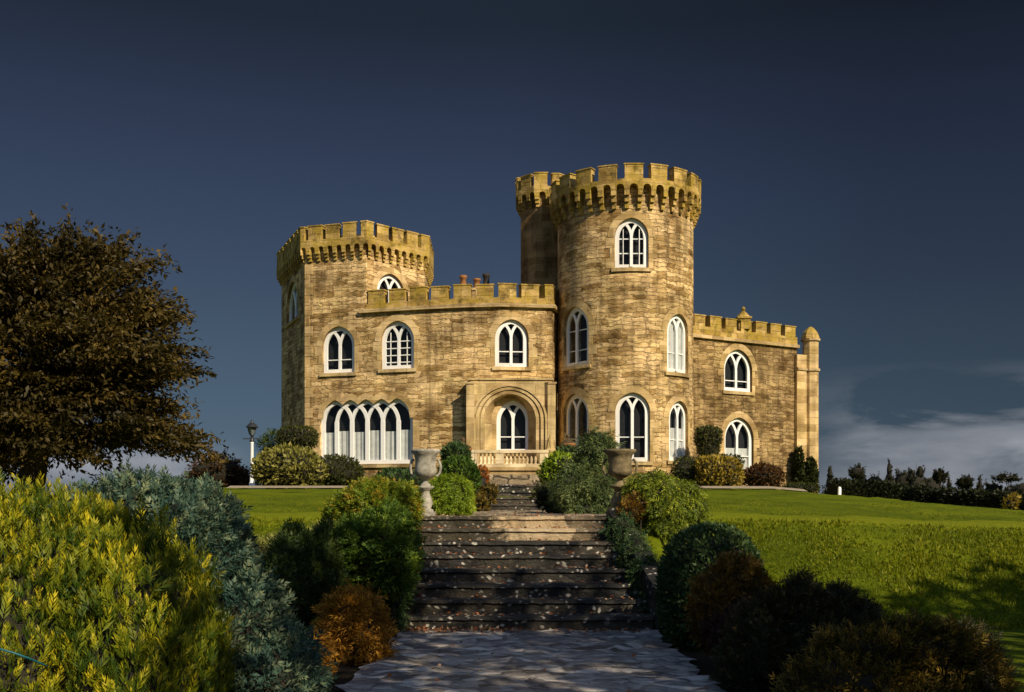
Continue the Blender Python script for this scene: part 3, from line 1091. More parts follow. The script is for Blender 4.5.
def win_px(castle, surf, pl, pr, pt_, pb_, maxw=None, holes=None, zc=None, **kw):
    ul, ur = find_u(surf, pl), find_u(surf, pr)
    if maxw and ur - ul > maxw:
        c = 0.5 * (ul + ur)
        ul, ur = c - maxw / 2, c + maxw / 2
    P = surf(0.5 * (ul + ur), 0)
    D = P.y + 0.05
    return window(castle, surf, ul, ur, zat(pb_, D), zat(pt_, D), holes=holes, **kw)


win_px(castle, tower, 614.5, 648.5, 218, 268, holes=tw_holes, bars=(0.03, 0.5, 0.97), grid=True, label='topmost window of the round tower, with small panes')
win_px(castle, tower, 562, 592.5, 307, 366, maxw=1.42, holes=tw_holes, bars=(0.42, 0.95))
win_px(castle, tower, 667, 688, 314, 373, holes=tw_holes, maxw=1.4, bars=(0.5,), curtain=0.9)
win_px(castle, tower, 562, 592.5, 394, 462, maxw=1.42, holes=tw_holes, bars=(0.5,))
win_px(castle, tower, 615, 650, 392.5, 461.5, holes=tw_holes, bars=(0.5,))
win_px(castle, tower, 669, 688, 401, 461, holes=tw_holes, maxw=1.25, bars=(0.5,), curtain=0.55)
tm = MB()
ZTC = 12.1
sheet(tm, tower, [(tower.u_min, Z0), (tower.u_max, Z0), (tower.u_max, 13.0), (tower.u_min, 13.0)], tw_holes)
rt = tm.build('round_tower', M['rubble'], castle, merge=True)
parapet(rt, tower, tower.u_min, tower.u_max, ZTC, 12.93, 13.10, 13.60, 0.29, 0.58, 0.26, 0.44, seed=1)
b = MB()
b.lathe(TC[0], TC[1], [(2.55, 12.98), (2.55, 13.06)], 32)
b.build('roof', M['roof'], rt)
b = MB()
sbox(b, tower, tower.u_min, tower.u_max, 2.0, 2.42, -0.05, 0.08)
b.build('plinth', M['ashlar'], rt)

# stair turret behind it
TT = (xat(545.5, 41.4), 41.4)
oct_ = [(TT[0] + 1.06 * math.cos(R(112.5 - 45 * i + 180)) , TT[1] + 1.06 * math.sin(R(112.5 - 45 * i + 180))) for i in range(8)]
oct_ = [(TT[0] + 1.08 * math.sin(R(-157.5 + 45 * i)), TT[1] - 1.08 * math.cos(R(-157.5 + 45 * i))) for i in range(8)]
turret = Poly(oct_, True)
b = MB()
sheet(b, turret, [(0, 6.0), (turret.u_max, 6.0), (turret.u_max, 14.0), (0, 14.0)], ())
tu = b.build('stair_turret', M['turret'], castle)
parapet(tu, turret, 0, turret.u_max, 13.15, 13.72, 13.93, 14.42, 0.20, 0.42, 0.16, 0.36, th=0.22, seed=2)
b = MB()
b.lathe(TT[0], TT[1], [(1.0, 13.8), (1.0, 13.9)], 8, False)
b.build('roof', M['roof'], tu)

# polygonal left tower
SL = -0.31


def onL(px):
    # point of the plane shared by the tower's front and the wall beside it
    # Y = 39.25 + SL * (X + 5.6),  X = (px-512)/1024*Y
    q = (px - 512.0) / FPX
    Y = (39.25 + SL * 5.6) / (1 - SL * q)
    return (q * Y, Y)


A = (xat(281.5, 44.3), 44.3)
B = onL(305)
C = onL(366)
E = (xat(424.5, 41.4), 41.4)
Fp = (xat(429, 44.2), 44.2)
G = (xat(424, 47.0), 47.0)
H = (xat(330, 48.5), 48.5)
ptower = Poly([A, B, C, E, Fp, G, H], True)
uB, uC, uE = ptower.us[1], ptower.us[2], ptower.us[3]
# the front wall: tower front below the string course, then the bowed main wall
fw_pts = [B, C, onL(414), (xat(462, 38.2), 38.2), (xat(500, 38.0), 38.0), (xat(552, 38.3), 38.3), (xat(557, 39.6), 39.6)]
fwall = Poly(fw_pts, False, uB)
uM = fwall.us[1]
uEnd = fwall.us[-1]
uWE = fwall.us[5]
pt_holes, fw_holes = [], []
win_px(castle, ptower, 286.5, 298.5, 282, 321, holes=pt_holes, bars=(0.5,))
win_px(castle, ptower, 377, 404.5, 274, 317, holes=pt_holes, bars=(0.5,))
win_px(castle, fwall, 322.5, 354.5, 326.5, 373, holes=fw_holes, bars=(0.5,))
win_px(castle, fwall, 381, 414, 321, 369, holes=fw_holes, bars=(0.25, 0.5, 0.75, 1.0), grid=True)
win_px(castle, fwall, 495, 528.5, 319.5, 367, holes=fw_holes, bars=(0.55,))
ul, ur = find_u(fwall, 320), find_u(fwall, 413)
hl, hr = find_u(fwall, 482), find_u(fwall, 540)
fw_holes.append([(hl, 2.4), (hr, 2.4), (hr, 5.95), (hl, 5.95)])
bay_window(castle, fwall, ul, ur, zat(464, 39.25), zat(399, 39.2), fw_holes)
ZS = 8.76
b = MB()
sheet(b, fwall, [(uB, Z0), (uEnd, Z0), (uEnd, ZS), (uB, ZS)], fw_holes)
fwo = b.build('front_wall', M['rubble'], castle)
b = MB()
U = ptower.u_max
sheet(b, ptower, [(0, Z0), (uB, Z0), (uB, ZS), (uE, ZS), (uE, Z0), (U, Z0), (U, 11.8), (0, 11.8)], pt_holes)
pto = b.build('polygonal_tower', M['rubble'], castle)
parapet(pto, ptower, 0, U, 10.88, 11.42, 11.68, 12.2, 0.20, 0.52, 0.17, 0.355, seed=3)
b = MB()
b.face([(p[0], p[1], 11.55) for p in (A, B, C, E, Fp, G, H)])
b.build('roof', M['roof'], pto)
# smooth quoins at the tower's corner
b = MB()
for i in range(22):
    z0 = 2.0 + i * 0.40
    wl = 0.34 if i % 2 else 0.2
    sbox(b, ptower, uB - (0.54 - wl), uB + wl, z0, z0 + 0.385, -0.03, 0.012)
b.build('quoins', M['ashlar'], pto)

# string course and battlement over the main wall
b = MB()
sbox(b, fwall, uM - 0.25, uEnd, ZS + 0.002, ZS + 0.14, -0.25, 0.13)
b.build('string_course', M['trim'], fwo)
sub = Poly(fw_pts[1:], False, uM)
parapet(fwo, sub, uM, sub.us[-1], None, ZS + 0.14, 9.12, 9.60, 0.02, 0.62, 0.2, 0, th=0.3, seed=4)
# chimney behind the battlement
cx, cy = xat(475, 42.0), 42.0
b = MB()
b.box(cx - 0.55, cx + 0.55, cy - 0.25, cy + 0.35, 8.0, 10.15)
b.box(cx - 0.6, cx + 0.6, cy - 0.3, cy + 0.4, 10.15, 10.25)
ch = b.build('chimney', M['trim'], castle)
for dx, h, mt in ((-0.48, 0.55, 'terracotta'), (0.08, 0.42, 'terracotta'), (0.46, 0.62, 'potglaze')):
    b = MB()
    b.lathe(cx + dx, cy, [(0.13, 10.25), (0.12, 10.25 + h * 0.75), (0.155, 10.25 + h * 0.8), (0.155, 10.25 + h), (0.09, 10.25 + h)], 12)
    b.build('chimney_pot', M[mt], ch)

# right wing
wing = Poly([(xat(676, 40.0), 40.0), (xat(693, 40.5), 40.5), (xat(797, 43.4), 43.4)])
wg_holes = []
win_px(castle, wing, 724, 752, 349.5, 391.5, holes=wg_holes, bars=(0.5,))
win_px(castle, wing, 724.5, 753.5, 417.5, 473, holes=wg_holes, bars=(0.5,), curtain=0.45)
b = MB()
ZW = 8.03
sheet(b, wing, [(0, Z0), (wing.u_max, Z0), (wing.u_max, ZW), (0, ZW)], wg_holes)
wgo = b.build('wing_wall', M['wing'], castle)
b = MB()
sbox(b, wing, 0, wing.u_max + 0.04, ZW + 0.002, ZW + 0.13, -0.25, 0.12)
b.build('string_course', M['trim'], wgo)
parapet(wgo, wing, 0, wing.u_max, None, ZW + 0.13, 8.50, 8.92, 0.02, 0.56, 0.24, 0, th=0.3, seed=5)
# pinnacle standing up from the wing's battlement
u = find_u(wing, 746)
q = wing(u, 0, -0.15)
b = MB()
b.box(q.x - 0.24, q.x + 0.24, q.y - 0.24, q.y + 0.24, 8.6, 9.02)
b.box(q.x - 0.29, q.x + 0.29, q.y - 0.29, q.y + 0.29, 9.02, 9.10)
b.lathe(q.x, q.y, [(0.30, 9.10), (0.22, 9.2), (0.06, 9.36), (0.09, 9.42), (0.07, 9.50), (0.01, 9.54)], 8, False)
b.build('pinnacle', M['parapet'], wgo)
# corner pier and octagonal turret
pier = Poly([(xat(797, 43.2), 43.2), (xat(806.5, 43.45), 43.45), (xat(808, 44.2), 44.2)])
b = MB()
sheet(b, pier, [(0, Z0), (pier.u_max, Z0), (pier.u_max, 7.75), (0, 7.75)], (), 0.0, back=-0.3)
pr = b.build('corner_pier', M['ashlar'], castle)
b = MB()
sbox(b, pier, 0, pier.u_max, 7.09, 7.19, 0.0, 0.05)
b.build('band', M['trim'], pr)
kx, ky = xat(811.5, 43.6), 43.75
oc2 = [(kx + 0.33 * math.sin(R(-157.5 + 45 * i)), ky - 0.33 * math.cos(R(-157.5 + 45 * i))) for i in range(8)]
ctur = Poly(oc2, True)
b = MB()
sheet(b, ctur, [(0, Z0), (ctur.u_max, Z0), (ctur.u_max, 8.42), (0, 8.42)], ())
ct = b.build('corner_turret', M['ashlar'], castle)
b = MB()
sbox(b, ctur, 0, ctur.u_max, 7.09, 7.19, -0.02, 0.06)
b.build('band', M['trim'], ct)
b = MB()
sbox(b, ctur, 0, ctur.u_max, 8.38, 8.47, -0.1, 0.07)
b.build('band', M['trim'], ct)
b = MB()
b.lathe(kx, ky, [(0.40, 8.47), (0.385, 8.56), (0.30, 8.76), (0.15, 8.93), (0.03, 9.0)], 8, False)
b.build('turret_cap', M['parapet'], ct)
# side and rear walls, flat roofs
side_w = Poly([(kx + 0.1, ky + 0.1), (kx - 1.2, 54.0), (-4.0, 55.0), (-8.0, 48.0)])
b = MB()
sheet(b, side_w, [(0, Z0), (side_w.u_max, Z0), (side_w.u_max, 7.9), (0, 7.9)], ())
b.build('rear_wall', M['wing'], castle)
b = MB()
b.face([(-5.5, 39.6, 8.6), (-3.5, 39.1, 8.6), (1.4, 38.7, 8.6), (3.0, 41.0, 8.6), (3.0, 50.0, 8.6), (-5.0, 50.0, 8.6)])
b.face([(6.0, 40.4, 7.85), (12.0, 43.6, 7.85), (11.0, 53.0, 7.85), (3.0, 53.0, 7.85), (3.0, 41.5, 7.85)])
b.build('roof', M['roof'], castle)

# entrance porch with a deep moulded arch
PX0, PX1, PD = xat(470, 37.72), xat(552, 37.72), 37.72
porch = Poly([(PX0, 38.32), (PX0, PD), (PX1, PD), (PX1, 38.4)])
pu0, pu1 = porch.us[1], porch.us[2]


def pu(px):
    return pu0 + (xat(px, PD) - PX0)


ho = []
ring, _ = arch_outline(pu(484.5), pu(535), 2.6, zat(394, PD), 0.52)
ho.append(ring)
b = MB()
sheet(b, porch, [(0, Z0), (porch.u_max, Z0), (porch.u_max, 6.02), (0, 6.02)], ho, reveal=0.42)
po = b.build('porch', M['trim'], castle)
b = MB()
sbox(b, porch, 0, porch.u_max, 6.02, 6.09, -0.4, 0.05)
b.build('coping', M['trim'], po)
b = MB()
spr = zat(394, PD) - arch_rise(pu(535) - pu(484.5), 0.52)
for dd, hw_, w_ in ((-0.06, 0.055, 0.05), (-0.20, 0.05, 0.09), (-0.31, 0.035, 0.13)):
    ap = [(u_, v_) for u_, v_ in inset_line(ring, dd)]
    ap = [(u_, max(v_, 2.6)) for u_, v_ in ap]
    ribbon(b, porch, ap, hw_, -0.1, w_)
b.build('arch_moulding', M['trim'], po)
for a_, b_ in ((470.3, 477.5), (544.5, 551.7)):
    b = MB()
    ua_, ub_ = pu(a_), pu(b_)
    sbox(b, porch, ua_, ub_, 2.0, 5.86, 0.0, 0.14)
    sbox(b, porch, ua_ - 0.005, ub_ + 0.005, 5.86, 5.93, -0.002, 0.17)
    b.build('buttress', M['trim'], po)
rec = Poly([(PX0 - 0.3, PD + 0.40), (PX1 + 0.3, PD + 0.40)])
b = MB()
wl, wr = find_u(rec, 496.5), find_u(rec, 529.5)
hh_ = []
window(po, rec, wl, wr, zat(453, PD + .4), zat(400.5, PD + .4), ratio=0.62, holes=hh_, bars=(0.5,), setb=0.05, hood=False, surround=False)
sheet(b, rec, [(0.3, 2.3), (rec.u_max - 0.3, 2.3), (rec.u_max - 0.3, 6.0), (0.3, 6.0)], hh_)
b.build('recess', M['ashlar'], po)
# finials on the buttress at the right
b = MB()
fx, fy = xat(550.5, 36.9), 36.9
b.lathe(fx, fy, [(0.17, 2.8), (0.17, 3.3), (0.20, 3.33), (0.20, 3.4), (0.16, 3.45), (0.12, 3.7), (0.02, 3.95)], 8, False)
b.build('finial', M['trim'], po)

# balustrade terrace
BD = 36.75
bx0, bx1 = xat(469, BD), xat(548, BD)
b = MB()
b.box(bx0, bx1, BD + 0.001, 38.2, 1.6, 2.66)
b.box(bx0 - 0.06, bx1 + 0.06, BD - 0.07, 38.1, 2.66, 2.78)
ter = b.build('porch_terrace', M['trim'], castle)
b = MB()
b.box(bx0, bx1, BD + 0.02, BD + 0.24, 2.782, 2.90)
b.box(bx0 - 0.03, bx1 + 0.03, BD - 0.02, BD + 0.28, 3.29, 3.40)
for xx in (bx0, bx0 + 0.95, bx1 - 0.3):
    b.box(xx, xx + 0.3, BD + 0.0, BD + 0.25, 2.90, 3.29)
bal = b.build('balustrade', M['baluster_stone'], ter)
xs_ = [bx0 + 0.42 + 0.14 * i for i in range(4)] + [bx0 + 1.35 + 0.148 * i for i in range(8)]
for xx in xs_:
    b = MB()
    b.lathe(xx, BD + 0.13, [(0.05, 2.90), (0.05, 2.93), (0.03, 2.95), (0.058, 3.03), (0.05, 3.09), (0.028, 3.18), (0.03, 3.24), (0.05, 3.26), (0.05, 3.29)], 10)
    b.build('baluster', M['baluster_stone'], bal)
# three porch steps
for i in range(3):
    b = MB()
    b.box(xat(489, 36), xat(541, 36), 35.75 + 0.32 * i, 36.742 - 0.0, 1.93 + 0.19 * i, 2.12 + 0.19 * i)
    b.build('porch_step', M['landing'], ter)

# ------------------------------------------------------------------ garden steps


def flight(name, label, steps, material, side):
    t = empty(name, steps[0][0], label, 'steps')
    rs = random.Random(7)
    for (c, x0, x1, y0, y1, z0, z1, *mt) in steps:
        mb = MB()
        n = 26
        xs = [x0 + (x1 - x0) * i / n for i in range(n + 1)]
        pts = []
        for x in xs:
            e = rs.uniform(-0.010, 0.008)
            h = rs.uniform(-0.008, 0.005)
            pts.append([(x, y0 + 0.018 + e * .5, z0), (x, y0 + 0.014 + e, z1 - 0.05 + h), (x, y0 - 0.012 + e, z1 - 0.045 + h), (x, y0 - 0.004 + e, z1 - 0.008 + h), (x, y0 + 0.03 + e, z1 + h * .5), (x, y1, z1), (x, y1, z0)])
        for i in range(n):
            for j in range(6):
                mb.face([pts[i][j], pts[i + 1][j], pts[i + 1][j + 1], pts[i][j + 1]])
        mb.face([p for p in pts[0]])
        mb.face([p for p in pts[-1]][::-1])
        mb.build('step', mt[0] if mt else material, t)
    return t


st = []
for i in range(8):
    y0 = 12.6 + 0.35 * i
    xr = 1.74 - 0.05 * i
    st.append(((0.17, 12.6, 0), -1.42, xr, y0, y0 + 0.46 if i < 7 else 15.4, 0.17 * i - 0.06, 0.17 * (i + 1), M['sunlit_step'] if i >= 6 else M['step']))  # top two steps have the sunlight painted into their stone
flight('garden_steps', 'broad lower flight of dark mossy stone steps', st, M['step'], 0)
st = []
for i in range(4):
    y0 = 24.0 + 0.35 * i
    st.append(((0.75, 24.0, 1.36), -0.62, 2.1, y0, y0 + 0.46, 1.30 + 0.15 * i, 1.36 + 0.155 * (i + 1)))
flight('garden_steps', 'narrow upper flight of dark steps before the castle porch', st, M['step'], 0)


def side_wall(name, label, xa0, xa1, xb0, xb1, ya, yb, za, zb):
    """sloping stone wall at the side of the steps: a = foot, b = head"""
    mb = MB()
    n = 7
    rs = random.Random(int(xa0 * 100))
    for i in range(n):
        t0, t1 = i / n, (i + 1) / n

        def P(t, xk, z):
            x = (xa0 + (xb0 - xa0) * t) if xk == 0 else (xa1 + (xb1 - xa1) * t)
            return (x, ya + (yb - ya) * t, z)
        g = 0.006
        zt0, zt1 = za + (zb - za) * t0, za + (zb - za) * t1
        d = rs.uniform(-0.02, 0.02)
        e = rs.uniform(-0.012, 0.012)
        a = [P(t0, 0, -0.2), P(t0, 1, -0.2), P(t1 - g, 1, -0.2), P(t1 - g, 0, -0.2), P(t0, 0, zt0 + d), P(t0, 1, zt0 + d), P(t1 - g, 1, zt1 + d), P(t1 - g, 0, zt1 + d)]
        a = [(p[0] + e, p[1], p[2]) for p in a]
        mb.hexa(a)
    o = mb.build(name, M['step'])
    return tag(o, label, 'wall')


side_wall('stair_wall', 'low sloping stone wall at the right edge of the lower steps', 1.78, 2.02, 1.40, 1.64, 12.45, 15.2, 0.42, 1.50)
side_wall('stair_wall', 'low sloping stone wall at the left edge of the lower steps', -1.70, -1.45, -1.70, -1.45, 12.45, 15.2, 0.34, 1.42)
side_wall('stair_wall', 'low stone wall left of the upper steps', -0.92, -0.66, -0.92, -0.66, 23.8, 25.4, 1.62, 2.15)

# ------------------------------------------------------------------ foliage


class Lumps:
    def __init__(s, seed, freq):
        rs = np.random.RandomState(seed)
        s.k = rs.standard_normal((7, 3)) * freq
        s.ph = rs.uniform(0, 2 * PI, 7)

    def __call__(s, P):
        return np.sin(P @ s.k.T + s.ph).sum(1) / 4.0


def unit(a):
    return a / np.maximum(np.linalg.norm(a, axis=1, keepdims=True), 1e-9)


def leaf_mesh(name, P, D, N, L, Wd, tint, material):
    """one folded four-point leaf at each P, pointing along D"""
    n = len(P)
    S = unit(np.cross(D, N))
    Nn = np.cross(S, D)
    L = L[:, None]
    Wd = Wd[:, None]
    V = np.empty((n, 4, 3), np.float32)
    V[:, 0] = P
    V[:, 1] = P + D * L * 0.45 + S * Wd * 0.5 + Nn * L * 0.08
    V[:, 2] = P + D * L - Nn * L * 0.05
    V[:, 3] = P + D * L * 0.45 - S * Wd * 0.5 + Nn * L * 0.08
    me = bpy.data.meshes.new(name)
    me.vertices.add(4 * n)
    me.vertices.foreach_set('co', V.reshape(-1))
    me.loops.add(4 * n)
    me.loops.foreach_set('vertex_index', np.arange(4 * n, dtype=np.int32))
    me.polygons.add(n)
    me.polygons.foreach_set('loop_start', np.arange(0, 4 * n, 4, dtype=np.int32))
    at = me.attributes.new('tint', 'FLOAT', 'FACE')
    at.data.foreach_set('value', np.clip(tint, 0, 1).astype(np.float32))
    me.materials.append(material)
    me.update()
    me.validate()
    return me


def spray(P, D, N, size, kk, rs, spread=0.75, curl=0.25, wd=0.3):
    """feathery sprays: kk pairs of side blades along each axis, plus the tip"""
    n = len(P)
    S = unit(np.cross(D, N))
    Nn = np.cross(S, D)
    outP, outD, outN, outL, outW, idx, outT = [], [], [], [], [], [], []
    sz = size[:, None]
    for j in range(kk):
        t = (j + 0.5) / kk
        bp = P + D * sz * t * 0.8 - Nn * sz * curl * t * t
        for sgn in (-1, 1):
            d = unit(D * (0.65 + 0.3 * t) + sgn * S * spread + Nn * rs.uniform(-0.35, 0.25, (n, 1)) - Nn * curl * t)
            outP.append(bp)
            outD.append(d)
            outN.append(Nn + 0.3 * rs.standard_normal((n, 3)))
            ln = size * (0.52 - 0.26 * t) * rs.uniform(0.75, 1.25, n)
            outL.append(ln)
            outW.append(ln * wd)
            idx.append(np.arange(n))
            outT.append(np.full(n, t - 0.5))
    d = unit(D - Nn * curl)
    outP.append(P + D * sz * 0.72 - Nn * sz * curl * 0.6)
    outD.append(d)
    outN.append(Nn)
    outL.append(size * 0.36)
    outW.append(size * 0.36 * wd)
    idx.append(np.arange(n))
    outT.append(np.full(n, 0.5))
    return [np.concatenate(a) for a in (outP, outD, outN, outL, outW, idx, outT)]


def lobe_points(lobes, n, rs, lump, amp, depth, p):
    """random points near the surface of a union of rounded lobes; lobes: (centre, radii)"""
    ar = np.array([l[1][0] * l[1][1] + l[1][1] * l[1][2] + l[1][0] * l[1][2] for l in lobes])
    ch = rs.choice(len(lobes), n, p=ar / ar.sum())
    C_ = np.array([l[0] for l in lobes])[ch]
    Rd = np.array([l[1] for l in lobes])[ch]
    d = unit(rs.standard_normal((n, 3)))
    q = d / (np.abs(d) ** p).sum(1, keepdims=True) ** (1.0 / p)
    base = C_ + q * Rd
    f = 1 + amp * lump(base) - depth * rs.uniform(0, 1, n) ** 1.6
    Pp = C_ + q * Rd * f[:, None]
    Nn = unit(np.sign(q) * np.abs(q) ** (p - 1) / Rd)
    ok = np.ones(n, bool)
    for i, (c, r) in enumerate(lobes):
        e = (np.abs((Pp - np.array(c)) / np.array(r)) ** p).sum(1)
        ok &= (e > 0.5) | (ch == i)
    return Pp[ok], Nn[ok]


def shrub(name, label, lobes_px, D, mt, n, size, cat='shrub', group=None, kind='leaf', kk=4, out=0.6, up=0.5, rnd=0.5, amp=0.10, depth=0.22, p=2.0, freq=5.0, seed=1,
          wd=0.3, spread=0.75, curl=0.25, tintamp=0.35, tmid=0.45, dr=None, core=0.84, stem=True, ground_cut=True, world=False, tipg=0.2):
    """lobes_px: (px, py, half width px, half height px[, extra depth m, depth radius m])"""
    rs = np.random.RandomState(seed)
    lobes = []
    for L in lobes_px:
        if world:
            lobes.append((L[:3], L[3:6]))
            continue
        dd = D + (L[4] if len(L) > 4 else 0.0)
        s = dd / FPX
        ry = L[5] if len(L) > 5 else (dr if dr else max(L[2], L[3]) * s * 0.95)
        lobes.append((tuple(pt(L[0], L[1], dd)), (L[2] * s, ry, L[3] * s)))
    lump = Lumps(seed + 11, freq)
    P, N = lobe_points(lobes, int(n * 1.25), rs, lump, amp, depth, p)
    if ground_cut:
        ok = P[:, 2] > ground(P[:, 0], P[:, 1]) - 0.02
        P, N = P[ok], N[ok]
    P, N = P[:n], N[:n]
    m = len(P)
    upv = np.array([0, 0, 1.0])
    Dr = unit(N * out + upv * up + rnd * rs.standard_normal((m, 3)))
    sz = size * rs.uniform(0.5, 1.45, m)
    lum2 = Lumps(seed + 29, freq * 1.8)
    t0 = tmid + tintamp * 0.6 * lum2(P) + tintamp * 0.5 * rs.standard_normal(m)
    if kind == 'spray':
        a, d, nn, ln, w_, ix, tt = spray(P, Dr, unit(N + 0.5 * rs.standard_normal((m, 3))), sz, kk, rs, spread, curl, wd)
        tint = t0[ix] + 0.10 * rs.standard_normal(len(ix)) + tipg * tt
    else:
        a, d, nn, ln, w_ = P, Dr, unit(N + 0.6 * rs.standard_normal((m, 3))), sz, sz * wd
        tint = t0
    lows = min(l[0][2] - l[1][2] for l in lobes)
    cx_, cy_ = np.mean([l[0][0] for l in lobes]), np.mean([l[0][1] for l in lobes])
    g = gz(cx_, cy_)
    o = empty(name, (cx_, cy_, g), label, cat, group)
    link('foliage', leaf_mesh('foliage', a, d, nn, ln, w_, tint, mt), o)
    if core or stem:
        cb = MB()
        for c, r in lobes[1:]:
            cb.tube([lobes[0][0], c], [0.02, 0.02], 5, False)
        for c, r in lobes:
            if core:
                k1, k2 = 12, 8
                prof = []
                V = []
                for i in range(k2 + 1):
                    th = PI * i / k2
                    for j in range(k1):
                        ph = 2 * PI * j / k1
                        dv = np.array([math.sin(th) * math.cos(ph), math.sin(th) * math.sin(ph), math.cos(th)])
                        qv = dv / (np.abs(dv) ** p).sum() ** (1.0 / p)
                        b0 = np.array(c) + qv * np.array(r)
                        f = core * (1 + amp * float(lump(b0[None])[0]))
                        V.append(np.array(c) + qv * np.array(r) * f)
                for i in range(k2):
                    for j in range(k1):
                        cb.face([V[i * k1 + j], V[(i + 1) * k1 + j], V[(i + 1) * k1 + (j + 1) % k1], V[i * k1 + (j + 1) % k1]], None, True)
            if stem:
                gg = gz(c[0], c[1])
                if c[2] - gg > 0.05:
                    rr = max(0.015, 0.06 * min(r[0], r[2]))
                    cb.tube([(c[0], c[1], gg - 0.05), (c[0] + rr, c[1], (gg + c[2]) / 2), (c[0], c[1], c[2])], [rr * 1.3, rr, rr * 0.6], 7)
        cb.build('branches', M['twig'], o)
    return o


# --- foreground left
shrub('golden_conifer', 'large golden yellow feathery conifer at the near left', [(35, 663, 125, 168), (135, 664, 82, 130, 0.1), (-75, 640, 130, 168), (90, 620, 80, 105, 0.2), (170, 690, 46, 92, 0.1), (20, 800, 170, 120)],
      5.6, F['gold'], 26000, 0.105, 'conifer', kind='spray', kk=5, out=0.4, up=1.0, rnd=0.26, amp=0.10, depth=0.34, freq=8.0, seed=5, wd=0.19, tintamp=0.42, tmid=0.36, dr=0.75, spread=0.36, tipg=0.5)
shrub('blue_conifer', 'blue green conifer mound beside the golden one', [(150, 562, 78, 84), (190, 545, 48, 58, -0.1), (206, 560, 36, 50, -0.15), (205, 590, 45, 76, -0.2), (95, 560, 60, 70, 0.2), (232, 655, 54, 80, -0.4), (275, 680, 40, 46, -0.5), (200, 720, 90, 70, -0.4)],
      7.7, F['blue'], 12000, 0.11, 'conifer', kind='spray', kk=4, out=0.9, up=0.2, rnd=0.4, amp=0.10, depth=0.28, freq=6.0, seed=6, wd=0.34, tintamp=0.36, tmid=0.5, dr=0.62)
shrub('dark_conifer', 'dark green columnar conifer behind the blue one', [(293, 585, 25, 54), (280, 600, 20, 38, 0.1)], 11.0, F['darkgreen'], 3600, 0.11, 'conifer', kind='spray', kk=3, out=0.4, up=1.0, rnd=0.25,
      amp=0.12, freq=8, seed=7, wd=0.3)
shrub('dark_conifer', 'narrow dark conifer between the column and the green shrub', [(323, 572, 13, 42), (330, 595, 20, 30, -.1)], 11.5, F['darkgreen'], 2200, 0.11, 'conifer', kind='spray', kk=3, out=0.4, up=1.0, rnd=0.25,
      amp=0.12, freq=8, seed=8, wd=0.3, tmid=0.6)
shrub('green_shrub', 'mid green feathery shrub left of the lower steps', [(365, 560, 35, 45), (392, 552, 22, 42, -0.2), (350, 578, 26, 30)], 12.3, F['mid'], 5200, 0.12, kind='spray', kk=4, out=0.7, up=0.2, rnd=0.4,
      amp=0.14, freq=6, seed=9, wd=0.3, tmid=0.42)
shrub('rust_tipped_shrub', 'yellow green mound with rusty top left of the urn', [(378, 508, 36, 25), (352, 512, 22, 16), (404, 508, 14, 22)], 14.4, F['limeorange'], 4200, 0.11, kind='spray', kk=4, out=0.8, up=-0.15, rnd=0.35,
      amp=0.1, freq=6, seed=10, wd=0.3, tmid=0.42)
shrub('pale_shrub', 'pale yellow green weeds on the left bank', [(300, 546, 28, 12), (268, 556, 20, 16, -.6), (324, 536, 14, 9)], 13.7, F['paleweed'], 1900, 0.10, kind='spray', kk=3, out=0.6, up=0.6, rnd=0.4, amp=0.2, seed=12, freq=8)
shrub('orange_shrub', 'bright orange autumn shrub at the left edge of the path', [(348, 626, 25, 33), (366, 640, 19, 30, -.1), (340, 648, 20, 24), (356, 612, 18, 20, .1)], 10.5, F['orange'], 3000, 0.13, kind='spray', kk=4, out=0.8, up=-0.15, rnd=0.45, amp=0.2, depth=0.38, seed=13, freq=7, wd=0.22, curl=0.5, tmid=0.52)
shrub('orange_shrub', 'small orange shrub tuft in front of the blue conifer', [(317, 662, 9, 22), (310, 680, 14, 22)], 9.4, F['orange'], 900, 0.10, kind='spray', kk=3, out=0.8, up=0.3, rnd=0.4, amp=0.1, seed=14, freq=8, tmid=0.45)
shrub('orange_fern', 'thin orange fern against the left stair wall', [(408, 556, 6, 18), (410, 540, 5, 10)], 13.2, F['orange'], 420, 0.10, 'fern', kind='spray', kk=3, out=0.6, up=0.5, rnd=0.4, seed=15, freq=8, tmid=0.5)
# --- middle left
shrub('lime_bush', 'lime green block-shaped bush right of the left urn', [(450, 498, 20, 20)], 16.3, F['lime'], 3400, 0.10, 'bush', kind='spray', kk=3, out=0.6, up=-0.5, rnd=0.3, amp=0.06, p=3.2, seed=16, freq=7, wd=0.25, dr=0.36)
shrub('green_bush', 'rounded green bush behind the lime one', [(458, 474, 19, 16), (470, 480, 9, 12)], 20.0, F['mid'], 2600, 0.09, 'bush', amp=0.06, seed=17, freq=6, wd=0.4, tmid=0.3)
shrub('dark_bush', 'dark domed bush beside the porch balustrade', [(456, 456, 14, 12)], 26.0, F['clipped'], 1500, 0.09, 'bush', amp=0.06, seed=18, freq=6, wd=0.45)
shrub('dark_bush', 'low dark bush behind the left urn', [(396, 483, 24, 12), (416, 484, 12, 10)], 22.0, F['clipped'], 1700, 0.10, 'bush', amp=0.12, seed=19, freq=5, wd=0.45)
shrub('rust_bush', 'small rust orange bush left of the porch steps', [(481, 476, 7, 9)], 30.0, F['rust'], 500, 0.09, 'bush', seed=20, freq=6, wd=0.4)
shrub('variegated_bush', 'pale variegated mound by the lamp post', [(288, 468, 34, 22), (312, 473, 14, 14), (268, 474, 14, 14)], 34.6, F['variegated'], 3200, 0.15, 'bush', amp=0.08, seed=21, freq=4, wd=0.5)
shrub('dark_bush', 'dark clipped mound under the wide bay window', [(337, 473, 26, 17)], 35.4, F['yew'], 2600, 0.11, 'bush', amp=0.05, seed=22, freq=5, wd=0.45, tmid=0.5)
